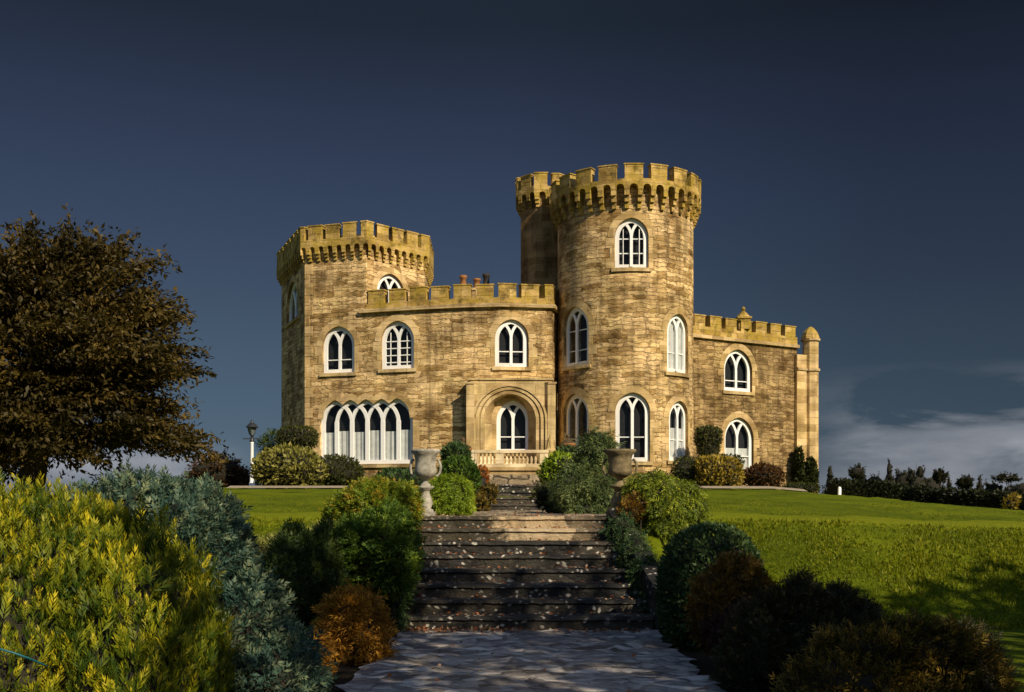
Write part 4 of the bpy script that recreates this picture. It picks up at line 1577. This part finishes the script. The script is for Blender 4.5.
shrub('topiary', 'dark flat-topped topiary at the left tower corner', [(297, 438, 19, 10.5), (297, 452, 12, 14)], 37.6, F['yew'], 2800, 0.10, 'topiary', amp=0.03, p=3.6, seed=23, freq=4, wd=0.45, tmid=0.55)
shrub('small_conifer', 'small ragged green conifer left of the topiary', [(273, 442, 6, 9), (268, 445, 7, 5), (274, 455, 6, 10)], 38.2, F['darkgreen'], 500, 0.22, 'conifer', kind='spray', kk=3, out=0.9, up=0.2, rnd=0.3, seed=24, freq=6, tmid=0.6, core=0)
# --- middle right
shrub('weeping_cedar', 'grey green weeping cedar left of the right urn', [(598, 455, 18, 20), (590, 472, 24, 19), (576, 488, 22, 18, -.2), (602, 492, 20, 20, -.2), (598, 440, 8, 11), (588, 510, 22, 12, -0.3)],
      18.6, F['cedar'], 3600, 0.20, 'conifer', kind='spray', kk=4, out=0.7, up=-0.75, rnd=0.3, amp=0.16, depth=0.35, seed=25, freq=6, wd=0.2, tmid=0.45)
shrub('yellow_bush', 'yellow green bush behind the weeping cedar', [(560, 466, 15, 11), (550, 474, 10, 14), (566, 478, 9, 14)], 25.5, F['lime'], 1700, 0.11, 'bush', amp=0.14, seed=26, freq=6, wd=0.45, tmid=0.42)
shrub('dark_bush', 'small dark bush under the terracotta pot by the round tower', [(568, 456, 12, 9)], 31.0, F['clipped'], 900, 0.10, 'bush', amp=0.08, seed=27, freq=5, wd=0.45)
shrub('orange_fern', 'orange brown fern clump below the right urn', [(632, 510, 9, 10), (640, 502, 6, 7)], 14.9, F['heath'], 380, 0.11, 'fern', kind='spray', kk=3, out=0.6, up=0.2, rnd=0.4, seed=28, freq=7, tmid=0.4)
shrub('weeping_shrub', 'yellow green weeping mound right of the steps', [(664, 503, 34, 30), (686, 512, 20, 28), (650, 490, 22, 18), (668, 525, 32, 24), (636, 494, 12, 14)], 15.2, F['weep'], 6000, 0.13, kind='spray', kk=4, out=0.6, up=-0.8, rnd=0.25, amp=0.18, depth=0.4,
      seed=29, freq=8, wd=0.24, tmid=0.45)
shrub('clipped_bush', 'large dark clipped rounded bush right of the steps', [(711, 590, 51, 64), (704, 605, 44, 58)], 11.5, F['clipped'], 15000, 0.055, 'bush', amp=0.025, depth=0.1, seed=30, freq=6, wd=0.5, dr=0.58, p=2.3)
shrub('orange_heath', 'orange topped heath in front of the clipped bush', [(738, 588, 24, 28), (715, 612, 20, 34, -.1), (760, 600, 14, 22)], 10.0, F['heath'], 2600, 0.10, kind='spray', kk=4, out=0.6, up=0.4, rnd=0.4, seed=31, freq=8, tmid=0.42, amp=0.16)
shrub('purple_heather', 'dull purple heather below the orange heath', [(725, 628, 22, 20), (742, 618, 20, 18, 0.05)], 9.7, F['heather'], 1800, 0.09, kind='spray', kk=3, out=0.6, up=0.5, rnd=0.4, seed=32, freq=8, amp=0.14)
shrub('dusky_shrub', 'dusky dark shrub with spiky top on the right', [(795, 642, 42, 48), (842, 632, 36, 34), (758, 662, 34, 42, -.2), (800, 600, 17, 20), (842, 600, 12, 14), (775, 612, 16, 22), (865, 618, 16, 18)], 8.9, F['spiky'], 6500, 0.085, kind='spray', kk=4, out=0.7, up=0.4, rnd=0.4,
      amp=0.26, depth=0.4, seed=33, freq=7, tipg=0.4)
shrub('spreading_juniper', 'brown olive spreading juniper in the near right corner', [(870, 668, 52, 38), (930, 668, 46, 44), (850, 692, 58, 38, -.2), (965, 690, 36, 44), (890, 722, 100, 58), (900, 640, 26, 16), (945, 648, 22, 18), (845, 655, 24, 14)], 7.4, F['olive'], 6200, 0.12, kind='spray', kk=4,
      out=1.0, up=0.15, rnd=0.35, amp=0.24, depth=0.4, seed=34, freq=6, wd=0.22, tmid=0.46, tipg=0.5)
shrub('dry_shrub', 'dry twiggy shrub at the right end of the juniper', [(962, 665, 28, 32), (985, 685, 18, 24)], 7.7, F['dry'], 1100, 0.12, kind='spray', kk=3, out=0.8, up=0.5, rnd=0.4, seed=35, freq=7, core=0.6, wd=0.12)
shrub('trailing_shrub', 'dark trailing shrub spilling over the right stair wall', [(634, 556, 14, 22, 0.0), (646, 580, 14, 24, -.5), (622, 530, 13, 14, .6), (652, 606, 12, 22, -.8)], 13.9, F['clipped'], 2400, 0.11, kind='spray', kk=3, out=0.7, up=-0.5, rnd=0.45,
      amp=0.25, depth=0.45, seed=80, freq=8, wd=0.3, tmid=0.35, dr=0.22)
shrub('dark_bush', 'low dark bush under the weeping cedar at the edge of the upper steps', [(566, 506, 20, 11), (548, 496, 13, 12, .6), (590, 514, 18, 8)], 19.4, F['yew'], 1900, 0.10, 'bush', amp=0.25, depth=0.4, seed=81, freq=7, wd=0.4, tmid=0.3)
shrub('rockery_plant', 'brown and green rockery plants between the lime bush and the upper steps', [(481, 506, 8, 11), (490, 494, 7, 9, .5), (476, 492, 7, 8, .5)], 21.5, F['olive'], 900, 0.10, 'plant', amp=0.25, depth=0.4, seed=82, freq=8, wd=0.4, tmid=0.5)
shrub('trailing_shrub', 'dark green trailing shrub over the left edge of the lower steps', [(402, 585, 10, 26, 0), (394, 612, 10, 22, -.4), (411, 556, 7, 20, .5)], 12.9, F['clipped'], 1700, 0.10, kind='spray', kk=3, out=0.7, up=-0.3, rnd=0.45,
      amp=0.25, depth=0.45, seed=83, freq=8, wd=0.3, tmid=0.35, dr=0.2)
# --- by the castle's right wing
shrub('topiary', 'dark clipped drum topiary before the right wing', [(708, 437, 12.5, 10), (708, 449, 10, 12)], 37.0, F['yew'], 2600, 0.09, 'topiary', amp=0.03, p=3.4, seed=36, freq=4, wd=0.45, tmid=0.6)
shrub('dark_hedge', 'dark clipped hedge block under the round tower', [(690, 473, 17, 14.5), (727, 463, 14, 7, 0.3)], 35.2, F['yew'], 2200, 0.10, 'hedge', amp=0.05, p=4, seed=37, freq=4, wd=0.45, tmid=0.4)
shrub('golden_hedge', 'golden variegated hedge block under the right wing', [(718, 473, 22, 15)], 34.7, F['goldhedge'], 2600, 0.12, 'hedge', amp=0.08, p=4, seed=38, freq=5, wd=0.5)
shrub('dark_bush', 'dark reddish mound right of the golden hedge', [(763, 478, 20, 13)], 36.2, F['darkred'], 2200, 0.11, 'bush', amp=0.05, seed=39, freq=5, wd=0.45, tmid=0.45)
shrub('shadow_foliage', 'dark foliage standing in for stain and shadow at the foot of the corner turret', [(799, 468, 3.6, 18), (811, 474, 5.5, 14), (803, 482, 6, 9)], 42.9, F['yew'], 2600, 0.13, 'shadow_foliage', amp=0.15, seed=40, freq=4, wd=0.7, tmid=0.25, dr=0.32, core=0.7)  # added leaves take the place of a dark stain and shadow on the pier
shrub('low_hedge', 'low box hedge at the foot of the corner turret', [(801, 489, 17, 4.5)], 40.6, F['yew'], 900, 0.11, 'hedge', amp=0.04, p=4, seed=41, freq=4, wd=0.5, dr=0.3)


# ------------------------------------------------------------------ trees
def tree(name, label, base, trunk_r, lobes, mt, n_cl, n_leaf, leaf, group=None, clump=(0.7, 0.7, 0.28), seed=1, droop=0.15, limbs=26, core=0.0, cat='tree', p=2.0, wd=0.5, fork=0.35, tmid=0.45):
    rs = np.random.RandomState(seed)
    t = empty(name, base, label, cat, group)
    # clump centres spread through the lobes' volume, denser outside
    ar = np.array([l[3] * l[4] * l[5] for l in lobes]) ** 0.75
    ch = rs.choice(len(lobes), n_cl, p=ar / ar.sum())
    Cc = np.array([l[:3] for l in lobes])[ch]
    Rr = np.array([l[3:6] for l in lobes])[ch]
    d = unit(rs.standard_normal((n_cl, 3)))
    q = d / (np.abs(d) ** p).sum(1, keepdims=True) ** (1.0 / p)
    K = Cc + q * Rr * (rs.uniform(0.25, 1.0, (n_cl, 1)) ** 0.5)
    mid = np.array([np.mean([l[0] for l in lobes]), np.mean([l[1] for l in lobes]), np.mean([l[2] for l in lobes])])
    outw = unit(K - np.array([base[0], base[1], base[2] + (mid[2] - base[2]) * 0.6]))
    # leaves: flat sprays drooping outwards
    kid = np.repeat(np.arange(n_cl), n_leaf)
    m = len(kid)
    csz = np.array(clump) * rs.uniform(0.55, 1.25, (n_cl, 1))
    loc = np.clip(rs.standard_normal((m, 3)), -1.9, 1.9) * 0.48
    o2 = outw[kid].copy()
    o2[:, 2] *= 0.4
    o2 = unit(o2)
    sd = np.stack([-o2[:, 1], o2[:, 0], np.zeros(m)], 1)
    P = K[kid] + o2 * loc[:, :1] * csz[kid, :1] * 1.2 + sd * loc[:, 1:2] * csz[kid, 1:2]
    P[:, 2] += loc[:, 2] * csz[kid, 2] - droop * np.maximum(0, loc[:, 0]) ** 1.5 * csz[kid, 0]
    Dr = unit(o2 * 0.8 + 0.7 * rs.standard_normal((m, 3)) + np.array([0, 0, -0.2]))
    N = unit(np.array([0, 0, 1.0]) + 0.7 * rs.standard_normal((m, 3)))
    L = leaf * rs.uniform(0.6, 1.35, m)
    lum = Lumps(seed + 3, 1.1)
    ctint = tmid + 0.22 * lum(K) + 0.16 * rs.standard_normal(n_cl)
    tint = ctint[kid] + 0.14 * rs.standard_normal(m)
    # trunk and limbs
    tb = MB()
    b = Vector(base)
    top = Vector((mid[0], mid[1], mid[2] + (mid[2] - b.z) * 0.35))
    f1 = b.lerp(top, fork)
    f1.x = b.x + (f1.x - b.x) * 0.5
    f1.y = b.y + (f1.y - b.y) * 0.5
    tb.tube([b - Vector((0, 0, 0.3)), b + Vector((0, 0, 0.15)), b.lerp(f1, 0.5), f1, f1.lerp(top, 0.5), top], [trunk_r * 1.5, trunk_r * 1.15, trunk_r, trunk_r * 0.9, trunk_r * 0.5, trunk_r * 0.1], 10)
    for i in rs.choice(n_cl, min(limbs, n_cl), replace=False):
        e = Vector(K[i])
        s0 = f1.lerp(top, rs.uniform(0.0, 0.6)) if e.z > f1.z + 0.5 else b.lerp(f1, rs.uniform(0.75, 1.0))
        m1 = s0.lerp(e, 0.35) + Vector((0, 0, 0.14 * (e - s0).length))
        m2 = s0.lerp(e, 0.7) + Vector((0, 0, 0.10 * (e - s0).length))
        r0 = trunk_r * rs.uniform(0.22, 0.4)
        tb.tube([s0, m1, m2, e], [r0, r0 * 0.7, r0 * 0.4, r0 * 0.12], 6, False)
        for _ in range(3):
            j = rs.randint(n_cl)
            dd = np.linalg.norm(K - np.array(m2), axis=1)
            j = np.argsort(dd)[rs.randint(1, 6)]
            tb.tube([m2, m2.lerp(Vector(K[j]), 0.5) + Vector((0, 0, 0.05)), Vector(K[j])], [r0 * 0.3, r0 * 0.2, r0 * 0.06], 5, False)
    tb.build('trunk', M['bark'], t)
    cr = link('crown', leaf_mesh('crown', P, Dr, N, L, L * wd, tint, mt), t)
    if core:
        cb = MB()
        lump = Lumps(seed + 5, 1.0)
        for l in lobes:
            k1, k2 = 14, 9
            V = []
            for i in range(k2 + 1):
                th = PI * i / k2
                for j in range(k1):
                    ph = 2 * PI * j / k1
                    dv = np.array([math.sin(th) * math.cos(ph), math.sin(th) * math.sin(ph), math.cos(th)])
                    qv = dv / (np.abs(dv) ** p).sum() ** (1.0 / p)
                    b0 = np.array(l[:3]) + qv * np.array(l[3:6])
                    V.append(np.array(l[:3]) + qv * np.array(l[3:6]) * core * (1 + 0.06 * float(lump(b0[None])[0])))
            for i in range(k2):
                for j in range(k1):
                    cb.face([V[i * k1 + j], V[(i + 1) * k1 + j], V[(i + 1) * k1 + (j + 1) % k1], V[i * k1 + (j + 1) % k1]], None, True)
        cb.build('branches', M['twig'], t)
    return t


def lob(px, py, D, hw, hh, dr=None):
    s = D / FPX
    c = pt(px, py, D)
    return (c.x, c.y, c.z, hw * s, dr if dr else hw * s, hh * s)


TD = 24.0
bx_, by_ = xat(28, TD), TD
tree('autumn_tree', 'big dark brown autumn tree at the left edge', (bx_, by_, gz(bx_, by_) - 0.1), 0.30,
     [lob(-10, 342, TD, 110, 108), lob(60, 330, TD, 85, 90), lob(112, 290, TD, 50, 40), lob(125, 350, TD, 55, 36, 2.0), lob(70, 410, TD, 85, 50), lob(-40, 420, TD, 90, 60), lob(165, 438, TD, 34, 13, 1.2), lob(128, 405, TD, 36, 26, 1.4),
      lob(30, 440, TD, 75, 20), lob(95, 268, TD, 42, 22), lob(140, 318, TD, 30, 26), lob(150, 426, TD, 30, 20, 1.3), lob(186, 446, TD, 20, 10, 1.0), lob(160, 365, TD, 26, 20, 1.5), lob(22, 272, TD, 66, 40)],
     F['tree'], 860, 118, 0.15, clump=(0.74, 0.60, 0.13), seed=4, droop=0.25, limbs=46, fork=0.3, wd=0.42)
c_ = pt(220, 474, 47)
tree('copper_tree', 'small round dark copper tree behind the lawn left of the lamp post', (c_.x, c_.y, gz(c_.x, c_.y)), 0.1, [lob(218, 473, 47, 27, 17), lob(238, 478, 47, 13, 11), lob(203, 480, 47, 14, 10)], F['darkred'], 260, 40, 0.14,
     clump=(0.3, 0.3, 0.16), seed=6, core=0.88, limbs=8)


# evergreens behind the photographer's right shoulder that shade the path and the beds
def shade_xy(c, a):
    return (c * 0.788 + a * 0.616, c * 0.616 - a * 0.788)


for i, (c, a, zc, rc, rz, lab) in enumerate(((6.9, 6.0, 6.8, 4.1, 6.4, 'tall evergreen beside the path behind the camera'), (2.2, 6.0, 5.0, 1.3, 4.7, 'slim evergreen nearest the path behind the camera'),
                                             (14.0, 6.0, 4.7, 3.6, 4.6, 'shorter evergreen at the right of the tall one behind the camera'))):
    x, y = shade_xy(c, a)
    tree('evergreen_tree', lab, (x, y, 0.0), 0.3, [(x, y, zc, rc, rc * 0.8, rz)], F['yew'], (370, 100, 320)[i], (28, 34, 34)[i], 0.36, clump=(0.75, 0.7, 0.4), seed=20 + i, core=(0.0, 0.6, 0.8)[i], p=2.6, limbs=12)

# ------------------------------------------------------------------ far right: hedges and trees


def far_hedge(label, pts, h0, h1, th, seed, n, leaf=0.16):
    rs = np.random.RandomState(seed)
    a, b_ = np.array(pts[0]), np.array(pts[1])
    ln = np.linalg.norm(b_ - a)
    t = rs.uniform(0, 1, n)
    nr = np.array([b_[1] - a[1], -(b_[0] - a[0])]) / ln
    face = rs.uniform(0, 1, n)
    h = h0 + (h1 - h0) * t + 0.06 * np.sin(t * 40 + seed) + 0.05 * rs.standard_normal(n)
    g = ground(a[0] + (b_[0] - a[0]) * t, a[1] + (b_[1] - a[1]) * t)
    top = face > 0.7
    off = np.where(top, rs.uniform(-0.5, 0.5, n), 0.5) * th
    z = np.where(top, h, h * rs.uniform(0.0, 1.0, n))
    P = np.stack([a[0] + (b_[0] - a[0]) * t + nr[0] * off, a[1] + (b_[1] - a[1]) * t + nr[1] * off, g + z], 1)
    N = np.where(top[:, None], np.array([[0, 0, 1.0]]), np.array([[nr[0], nr[1], 0.2]]))
    D = unit(N + 0.8 * rs.standard_normal((n, 3)))
    L = leaf * rs.uniform(0.6, 1.4, n)
    mid = (a + b_) / 2
    o = empty('hedge', (mid[0], mid[1], gz(*mid)), label, 'hedge')
    tint = 0.35 + 0.25 * Lumps(seed, 1.2)(P) + 0.2 * rs.standard_normal(n)
    link('foliage', leaf_mesh('foliage', P, D, unit(N + 0.5 * rs.standard_normal((n, 3))), L, L * 0.55, tint, F['hedge']), o)
    cb = MB()
    k_ = 20
    for i in range(k_):
        t0, t1 = i / k_, (i + 1) / k_
        q = []
        for tt in (t0, t1):
            x, y = a + (b_ - a) * tt
            gg = gz(x, y)
            hh = (h0 + (h1 - h0) * tt) * 0.93
            q.append([(x + nr[0] * th * .45, y + nr[1] * th * .45, gg - .2), (x + nr[0] * th * .45, y + nr[1] * th * .45, gg + hh), (x - nr[0] * th * .45, y - nr[1] * th * .45, gg + hh), (x - nr[0] * th * .45, y - nr[1] * th * .45, gg - .2)])
        for j in range(4):
            cb.face([q[0][j], q[1][j], q[1][(j + 1) % 4], q[0][(j + 1) % 4]])
        if i == 0:
            cb.face(q[0])
        if i == k_ - 1:
            cb.face(q[1][::-1])
    cb.build('branches', M['twig'], o)


h0 = zat(482.5, 50) - gz(xat(835, 50), 50)
far_hedge('dark clipped hedge just right of the castle', ((xat(833, 50), 50.0), (xat(893, 50.5), 50.5)), h0, zat(485, 50) - gz(xat(893, 50), 50), 1.2, 3, 3600)
D2 = 52.0
far_hedge('long rough hedge running off to the right', ((xat(888, D2), D2), (xat(1060, 46), 46.0)), zat(487, D2) - gz(xat(888, D2), D2), zat(499, 46) - gz(xat(1060, 46), 46), 1.2, 5, 7000)

far = [  # column, top row, half width, shape, distance, label
    (830, 469, 10, 'cone', 120, 'conical far tree closest to the castle turret'),
    (857, 466, 7, 'dome', 125, 'slim dome-topped far tree second from the castle'),
    (875, 473, 9, 'round', 130, 'low round far tree between the slim one and the peaked one'),
    (889, 465, 10, 'cone', 128, 'tall peaked far tree above the end of the clipped hedge'),
    (904, 468, 9, 'round', 135, 'bushy far tree right of the peaked one'),
    (917, 464, 8, 'ragged', 130, 'tallest ragged far tree of the middle clump'),
    (930, 475, 9, 'round', 138, 'squat far tree right of the ragged one'),
    (940, 470, 6, 'lolly', 132, 'small round-headed far tree on a bare stem'),
    (949, 478, 6, 'cone', 130, 'little conical far tree beside the round-headed one'),
    (965, 477, 7, 'lolly', 128, 'thin far tree left of a gap with cloud behind'),
    (980, 479, 7, 'cone', 126, 'small pointed far tree above the rough hedge'),
    (993, 481, 8, 'round', 124, 'low bushy far tree near the right edge'),
    (1007, 476, 13, 'flat', 122, 'flat-topped far tree with a bare stem near the right edge'),
    (1026, 480, 12, 'round', 120, 'broad far tree cut by the right edge'),
]
for i, (px, py, hw, shp, D, lab) in enumerate(far):
    bx, by = xat(px, D), D
    g = gz(bx, by)
    zt = zat(py, D)
    H_ = zt - g
    s = D / FPX
    r = hw * s * (1.35 if shp in ('round', 'ragged') else 1.1)
    if shp == 'cone':
        lobes = [(bx, by, g + H_ * (0.3 + 0.15 * j), r * (1 - 0.19 * j), r * (1 - 0.19 * j), H_ * 0.16) for j in range(5)]
    elif shp == 'dome':
        lobes = [(bx, by, g + H_ * 0.86, r, r, H_ * 0.14), (bx, by, g + H_ * 0.6, r * .8, r * .8, H_ * 0.25)]
    elif shp == 'lolly':
        lobes = [(bx, by, g + H_ * 0.88, r, r, H_ * 0.12), (bx, by, g + H_ * 0.5, r * .4, r * .4, H_ * 0.1)]
    elif shp == 'flat':
        lobes = [(bx, by, g + H_ * 0.95, r, r * .8, H_ * 0.055), (bx + r * .3, by, g + H_ * 0.6, r * .5, r * .5, H_ * 0.2)]
    elif shp == 'ragged':
        lobes = [(bx, by, g + H_ * 0.6, r, r, H_ * 0.26), (bx - r * .5, by, g + H_ * 0.8, r * .4, r * .4, H_ * 0.14), (bx + r * .3, by, g + H_ * 0.86, r * .4, r * .4, H_ * 0.14)]
    else:
        lobes = [(bx, by, g + H_ * 0.7, r, r, H_ * 0.3), (bx + r * .6, by, g + H_ * 0.6, r * .6, r * .6, H_ * 0.25), (bx - r * .6, by, g + H_ * 0.58, r * .6, r * .6, H_ * 0.25)]
    tree('far_tree', lab, (bx, by, g), 0.12, lobes, F['fartree'], 110, 24, 0.26, group='trees on the skyline beyond the hedges', clump=(0.32, 0.32, 0.22), seed=60 + i, limbs=8, core=0.82 if shp not in ('flat', 'lolly') else 0.7)
shrub('yellow_bush', 'small yellow brown bush before the rough hedge at the right edge', [(1010, 504, 6, 6), (1014, 499, 4, 5)], 44.0, F['goldhedge'], 260, 0.16, 'bush', seed=70, freq=4, wd=0.5)

# ------------------------------------------------------------------ garden objects


def urn(label, px, D, ztop, zbot, rad, mt, seed):
    x = xat(px, D)
    h = ztop - zbot
    o = empty('garden_urn', (x, D, zbot), label, 'urn')
    prof = [(0.34, 0), (0.34, 0.05), (0.22, 0.09), (0.17, 0.14), (0.20, 0.18), (0.52, 0.24), (0.72, 0.32), (0.76, 0.40), (0.70, 0.55), (0.70, 0.72), (0.78, 0.85), (1.0, 0.93), (1.0, 1.0), (0.88, 1.0), (0.70, 0.9), (0.60, 0.6), (0.0, 0.55)]
    b = MB()
    b.lathe(x, D, [(r * rad, zbot + t * h) for r, t in prof], 28)
    b.build('bowl', mt, o)
    for sg in (-1, 1):
        b = MB()
        pts = []
        for q in range(9):
            a = R(-75 + 150 * q / 8)
            pts.append((x + sg * rad * (0.68 + 0.34 * math.cos(a)), D, zbot + h * (0.50 + 0.24 * math.sin(a))))
        b.tube(pts, [0.022] * 9, 7)
        b.build('handle', mt, o)


def pedestal(label, px, D, z0, z1, rad, mt):
    x = xat(px, D)
    h = z1 - z0
    o = empty('pedestal', (x, D, z0), label, 'pedestal')
    b = MB()
    b.box(x - rad * 1.5, x + rad * 1.5, D - rad * 1.5, D + rad * 1.5, z0, z0 + h * 0.14)
    b.build('base', mt, o)
    b = MB()
    b.lathe(x, D, [(rad * 1.2, z0 + h * 0.14), (rad * 1.2, z0 + h * 0.2), (rad * 0.8, z0 + h * 0.25), (rad * 1.15, z0 + h * 0.42), (rad * 1.0, z0 + h * 0.55), (rad * 0.62, z0 + h * 0.78), (rad * 0.7, z0 + h * 0.86), (rad * 1.15, z0 + h * 0.92), (rad * 1.3, z0 + h)], 16)
    b.build('shaft', mt, o)


D_ = 15.6
pedestal('thin worn pedestal under the pale left urn', 425.5, D_, 1.36, zat(486, D_) - 0.001, 0.10, M['palestone'])
urn('pale stone urn left of the steps', 425.5, D_, zat(449.5, D_), zat(486, D_), 0.225, M['palestone'], 1)
pedestal('stone pedestal under the mossy right urn', 620, D_, 1.36, zat(485, D_) - 0.001, 0.13, M['mossyurn'])
urn('mossy stone urn with two handles right of the steps', 620, D_, zat(449.5, D_), zat(485, D_), 0.25, M['mossyurn'], 2)


def lidded_pot(label, px, D, py0, py1, rad):
    x = xat(px, D)
    z0, z1 = zat(py0, D), zat(py1, D)
    g = gz(x, D)
    o = empty('terracotta_pot', (x, D, g), label, 'pot')
    h = z1 - z0
    b = MB()
    b.lathe(x, D, [(rad * 0.8, g), (rad, z0 + 0.1 * h), (rad, z0 + h * 0.58), (rad * 1.08, z0 + h * 0.6), (rad * 1.08, z0 + h * 0.66)], 18)
    b.build('body', M['terracotta'], o)
    b = MB()
    b.lathe(x, D, [(rad * 1.1, z0 + h * 0.66), (rad * 0.9, z0 + h * 0.72), (rad * 0.3, z0 + h * 0.8), (rad * 0.12, z0 + h * 0.84), (rad * 0.26, z0 + h * 0.9), (rad * 0.2, z0 + h * 0.96), (0.01, z1)], 18)
    b.build('lid', M['darkstone'], o)


lidded_pot('terracotta pot with dark finial lid left of the balustrade', 463, 33.5, 470, 437, 0.27)
lidded_pot('terracotta pot with finial lid by the round tower window', 568, 33.5, 462, 434, 0.24)

# lamp post
LD = 36.3
lx = xat(252, LD)
lg = gz(lx, LD)
lamp = empty('lamp_post', (lx, LD, lg), 'white lamp post with dark lantern on the lawn', 'lamp post')
zt = zat(442, LD)
b = MB()
b.lathe(lx, LD, [(0.10, lg - 0.05), (0.10, lg + 0.18), (0.08, lg + 0.22), (0.065, lg + 0.5), (0.055, zt - 0.05), (0.07, zt)], 14)
b.build('post', M['white'], lamp)
b = MB()
b.lathe(lx, LD, [(0.075, zt), (0.10, zt + 0.03), (0.06, zt + 0.08), (0.05, zt + 0.22), (0.10, zt + 0.27)], 12)
b.tube([(lx - 0.32, LD, zt + 0.12), (lx + 0.32, LD, zt + 0.12)], [0.022, 0.022], 8)
b.build('ladder_bar', M['iron'], lamp)
z1 = zt + 0.27
b = MB()
b.lathe(lx, LD, [(0.09, z1), (0.155, z1 + 0.24)], 4, False)
lan = b.build('lantern', M['lampglass'], lamp)
b = MB()
for k_ in range(4):
    a = PI / 2 * k_
    b.tube([(lx + 0.095 * math.cos(a), LD + 0.095 * math.sin(a), z1), (lx + 0.16 * math.cos(a), LD + 0.16 * math.sin(a), z1 + 0.25)], [0.012, 0.012], 5)
b.lathe(lx, LD, [(0.23, z1 + 0.245), (0.21, z1 + 0.28), (0.10, z1 + 0.39), (0.05, z1 + 0.42), (0.06, z1 + 0.46), (0.01, z1 + 0.52)], 10)
b.build('lantern_cap', M['iron'], lan)

# white marker post in front of the hedge
mx_, my_ = xat(839.5, 46.0), 46.0
b = MB()
g_ = gz(mx_, my_)
b.lathe(mx_, my_, [(0.085, g_ - 0.1), (0.08, zat(488, 46)), (0.05, zat(487, 46)), (0.01, zat(486.5, 46))], 10)
tag(b.build('marker_post', M['white']), 'short white post in front of the dark clipped hedge', 'post')

# teal cord caught in the golden conifer
b = MB()
pts = [pt(-40, 640, 4.72), pt(0, 649, 4.72), pt(14, 653, 4.72), pt(28, 658, 4.76), pt(42, 664, 4.86), pt(52, 669, 5.0)]
b.tube(pts, [0.005] * len(pts), 6)
tag(b.build('cord', M['hose']), 'thin teal cord draped over the golden conifer', 'cord')

# ------------------------------------------------------------------ grass blades, fallen leaves


def grass():
    rs = np.random.RandomState(9)
    def area(n, x0, x1, y0, y1):
        return np.stack([rs.uniform(x0, x1, n), rs.uniform(y0, y1, n)], 1)
    XY = np.concatenate([area(85000, 2.2, 9.5, 12.6, 17.2), area(30000, -7.5, -1.7, 12.8, 17.5), area(20000, 2.2, 12, 17.2, 24), area(9000, -9, -1.8, 17.5, 24)])
    n = len(XY)
    lum = Lumps(4, 4.0)
    z = ground(XY[:, 0], XY[:, 1])
    P = np.stack([XY[:, 0], XY[:, 1], z - 0.01], 1)
    cl = lum(np.stack([XY[:, 0], XY[:, 1], XY[:, 0] * 0], 1))
    keep = (rs.uniform(0, 1, n) < 0.65 + 0.3 * cl) & ~((XY[:, 1] > 16.35) & (XY[:, 1] < 17.15))
    P, cl, XY = P[keep], cl[keep], XY[keep]
    n = len(P)
    D = unit(np.array([0, 0, 1.0]) + 0.55 * rs.standard_normal((n, 3)))
    D[:, 2] = np.abs(D[:, 2]) + 0.1
    D = unit(D)
    bankf = (XY[:, 1] < 16.6)
    L = np.where(bankf, 0.062, 0.022) * rs.uniform(0.5, 1.4, n) * (1 + 0.4 * cl)
    N = unit(rs.standard_normal((n, 3)))
    me = leaf_mesh('grass', P, D, N, np.maximum(L, 0.02), np.maximum(L * 0.22, 0.012), 0.48 + 0.2 * cl + 0.2 * rs.standard_normal(n), F['grassblade'])
    tag(link('grass', me), 'tufted grass blades on the bank and lawn', kind='stuff')


grass()


def litter():
    rs = np.random.RandomState(12)
    P = []
    for _ in range(420):          # foot of the steps
        P.append((rs.uniform(-1.4, 1.7) if rs.rand() < 0.4 else rs.uniform(-1.3, 0.1), 12.58 - abs(rs.normal(0, 0.16)), 0.025))
    for _ in range(90):           # path
        P.append((rs.uniform(-1.4, 1.7), rs.uniform(7.5, 12.4), 0.025))
    for _ in range(700):          # treads
        i = rs.randint(0, 8)
        P.append((rs.uniform(-1.38, 1.62 - 0.05 * i), 12.6 + 0.35 * i + rs.uniform(0.05, 0.33), 0.17 * (i + 1) + 0.012))
    for _ in range(160):
        i = rs.randint(0, 4)
        P.append((rs.uniform(-0.6, 2.0), 24.0 + 0.35 * i + rs.uniform(0.05, 0.33), 1.36 + 0.155 * (i + 1) + 0.012))
    for _ in range(120):
        P.append((rs.uniform(-1.3, 2.0), rs.uniform(15.2, 23.5), 1.38))
    P = np.array(P)
    n = len(P)
    D = unit(rs.standard_normal((n, 3)) * np.array([1, 1, 0.35]))
    N = unit(np.array([0, 0, 1.0]) + 0.4 * rs.standard_normal((n, 3)))
    L = rs.uniform(0.03, 0.065, n)
    tag(link('fallen_leaves', leaf_mesh('fallen_leaves', P, D, N, L, L * 0.65, rs.uniform(0, 1, n), F['litter'])), 'brown and orange fallen leaves on the steps and path', kind='stuff')


litter()
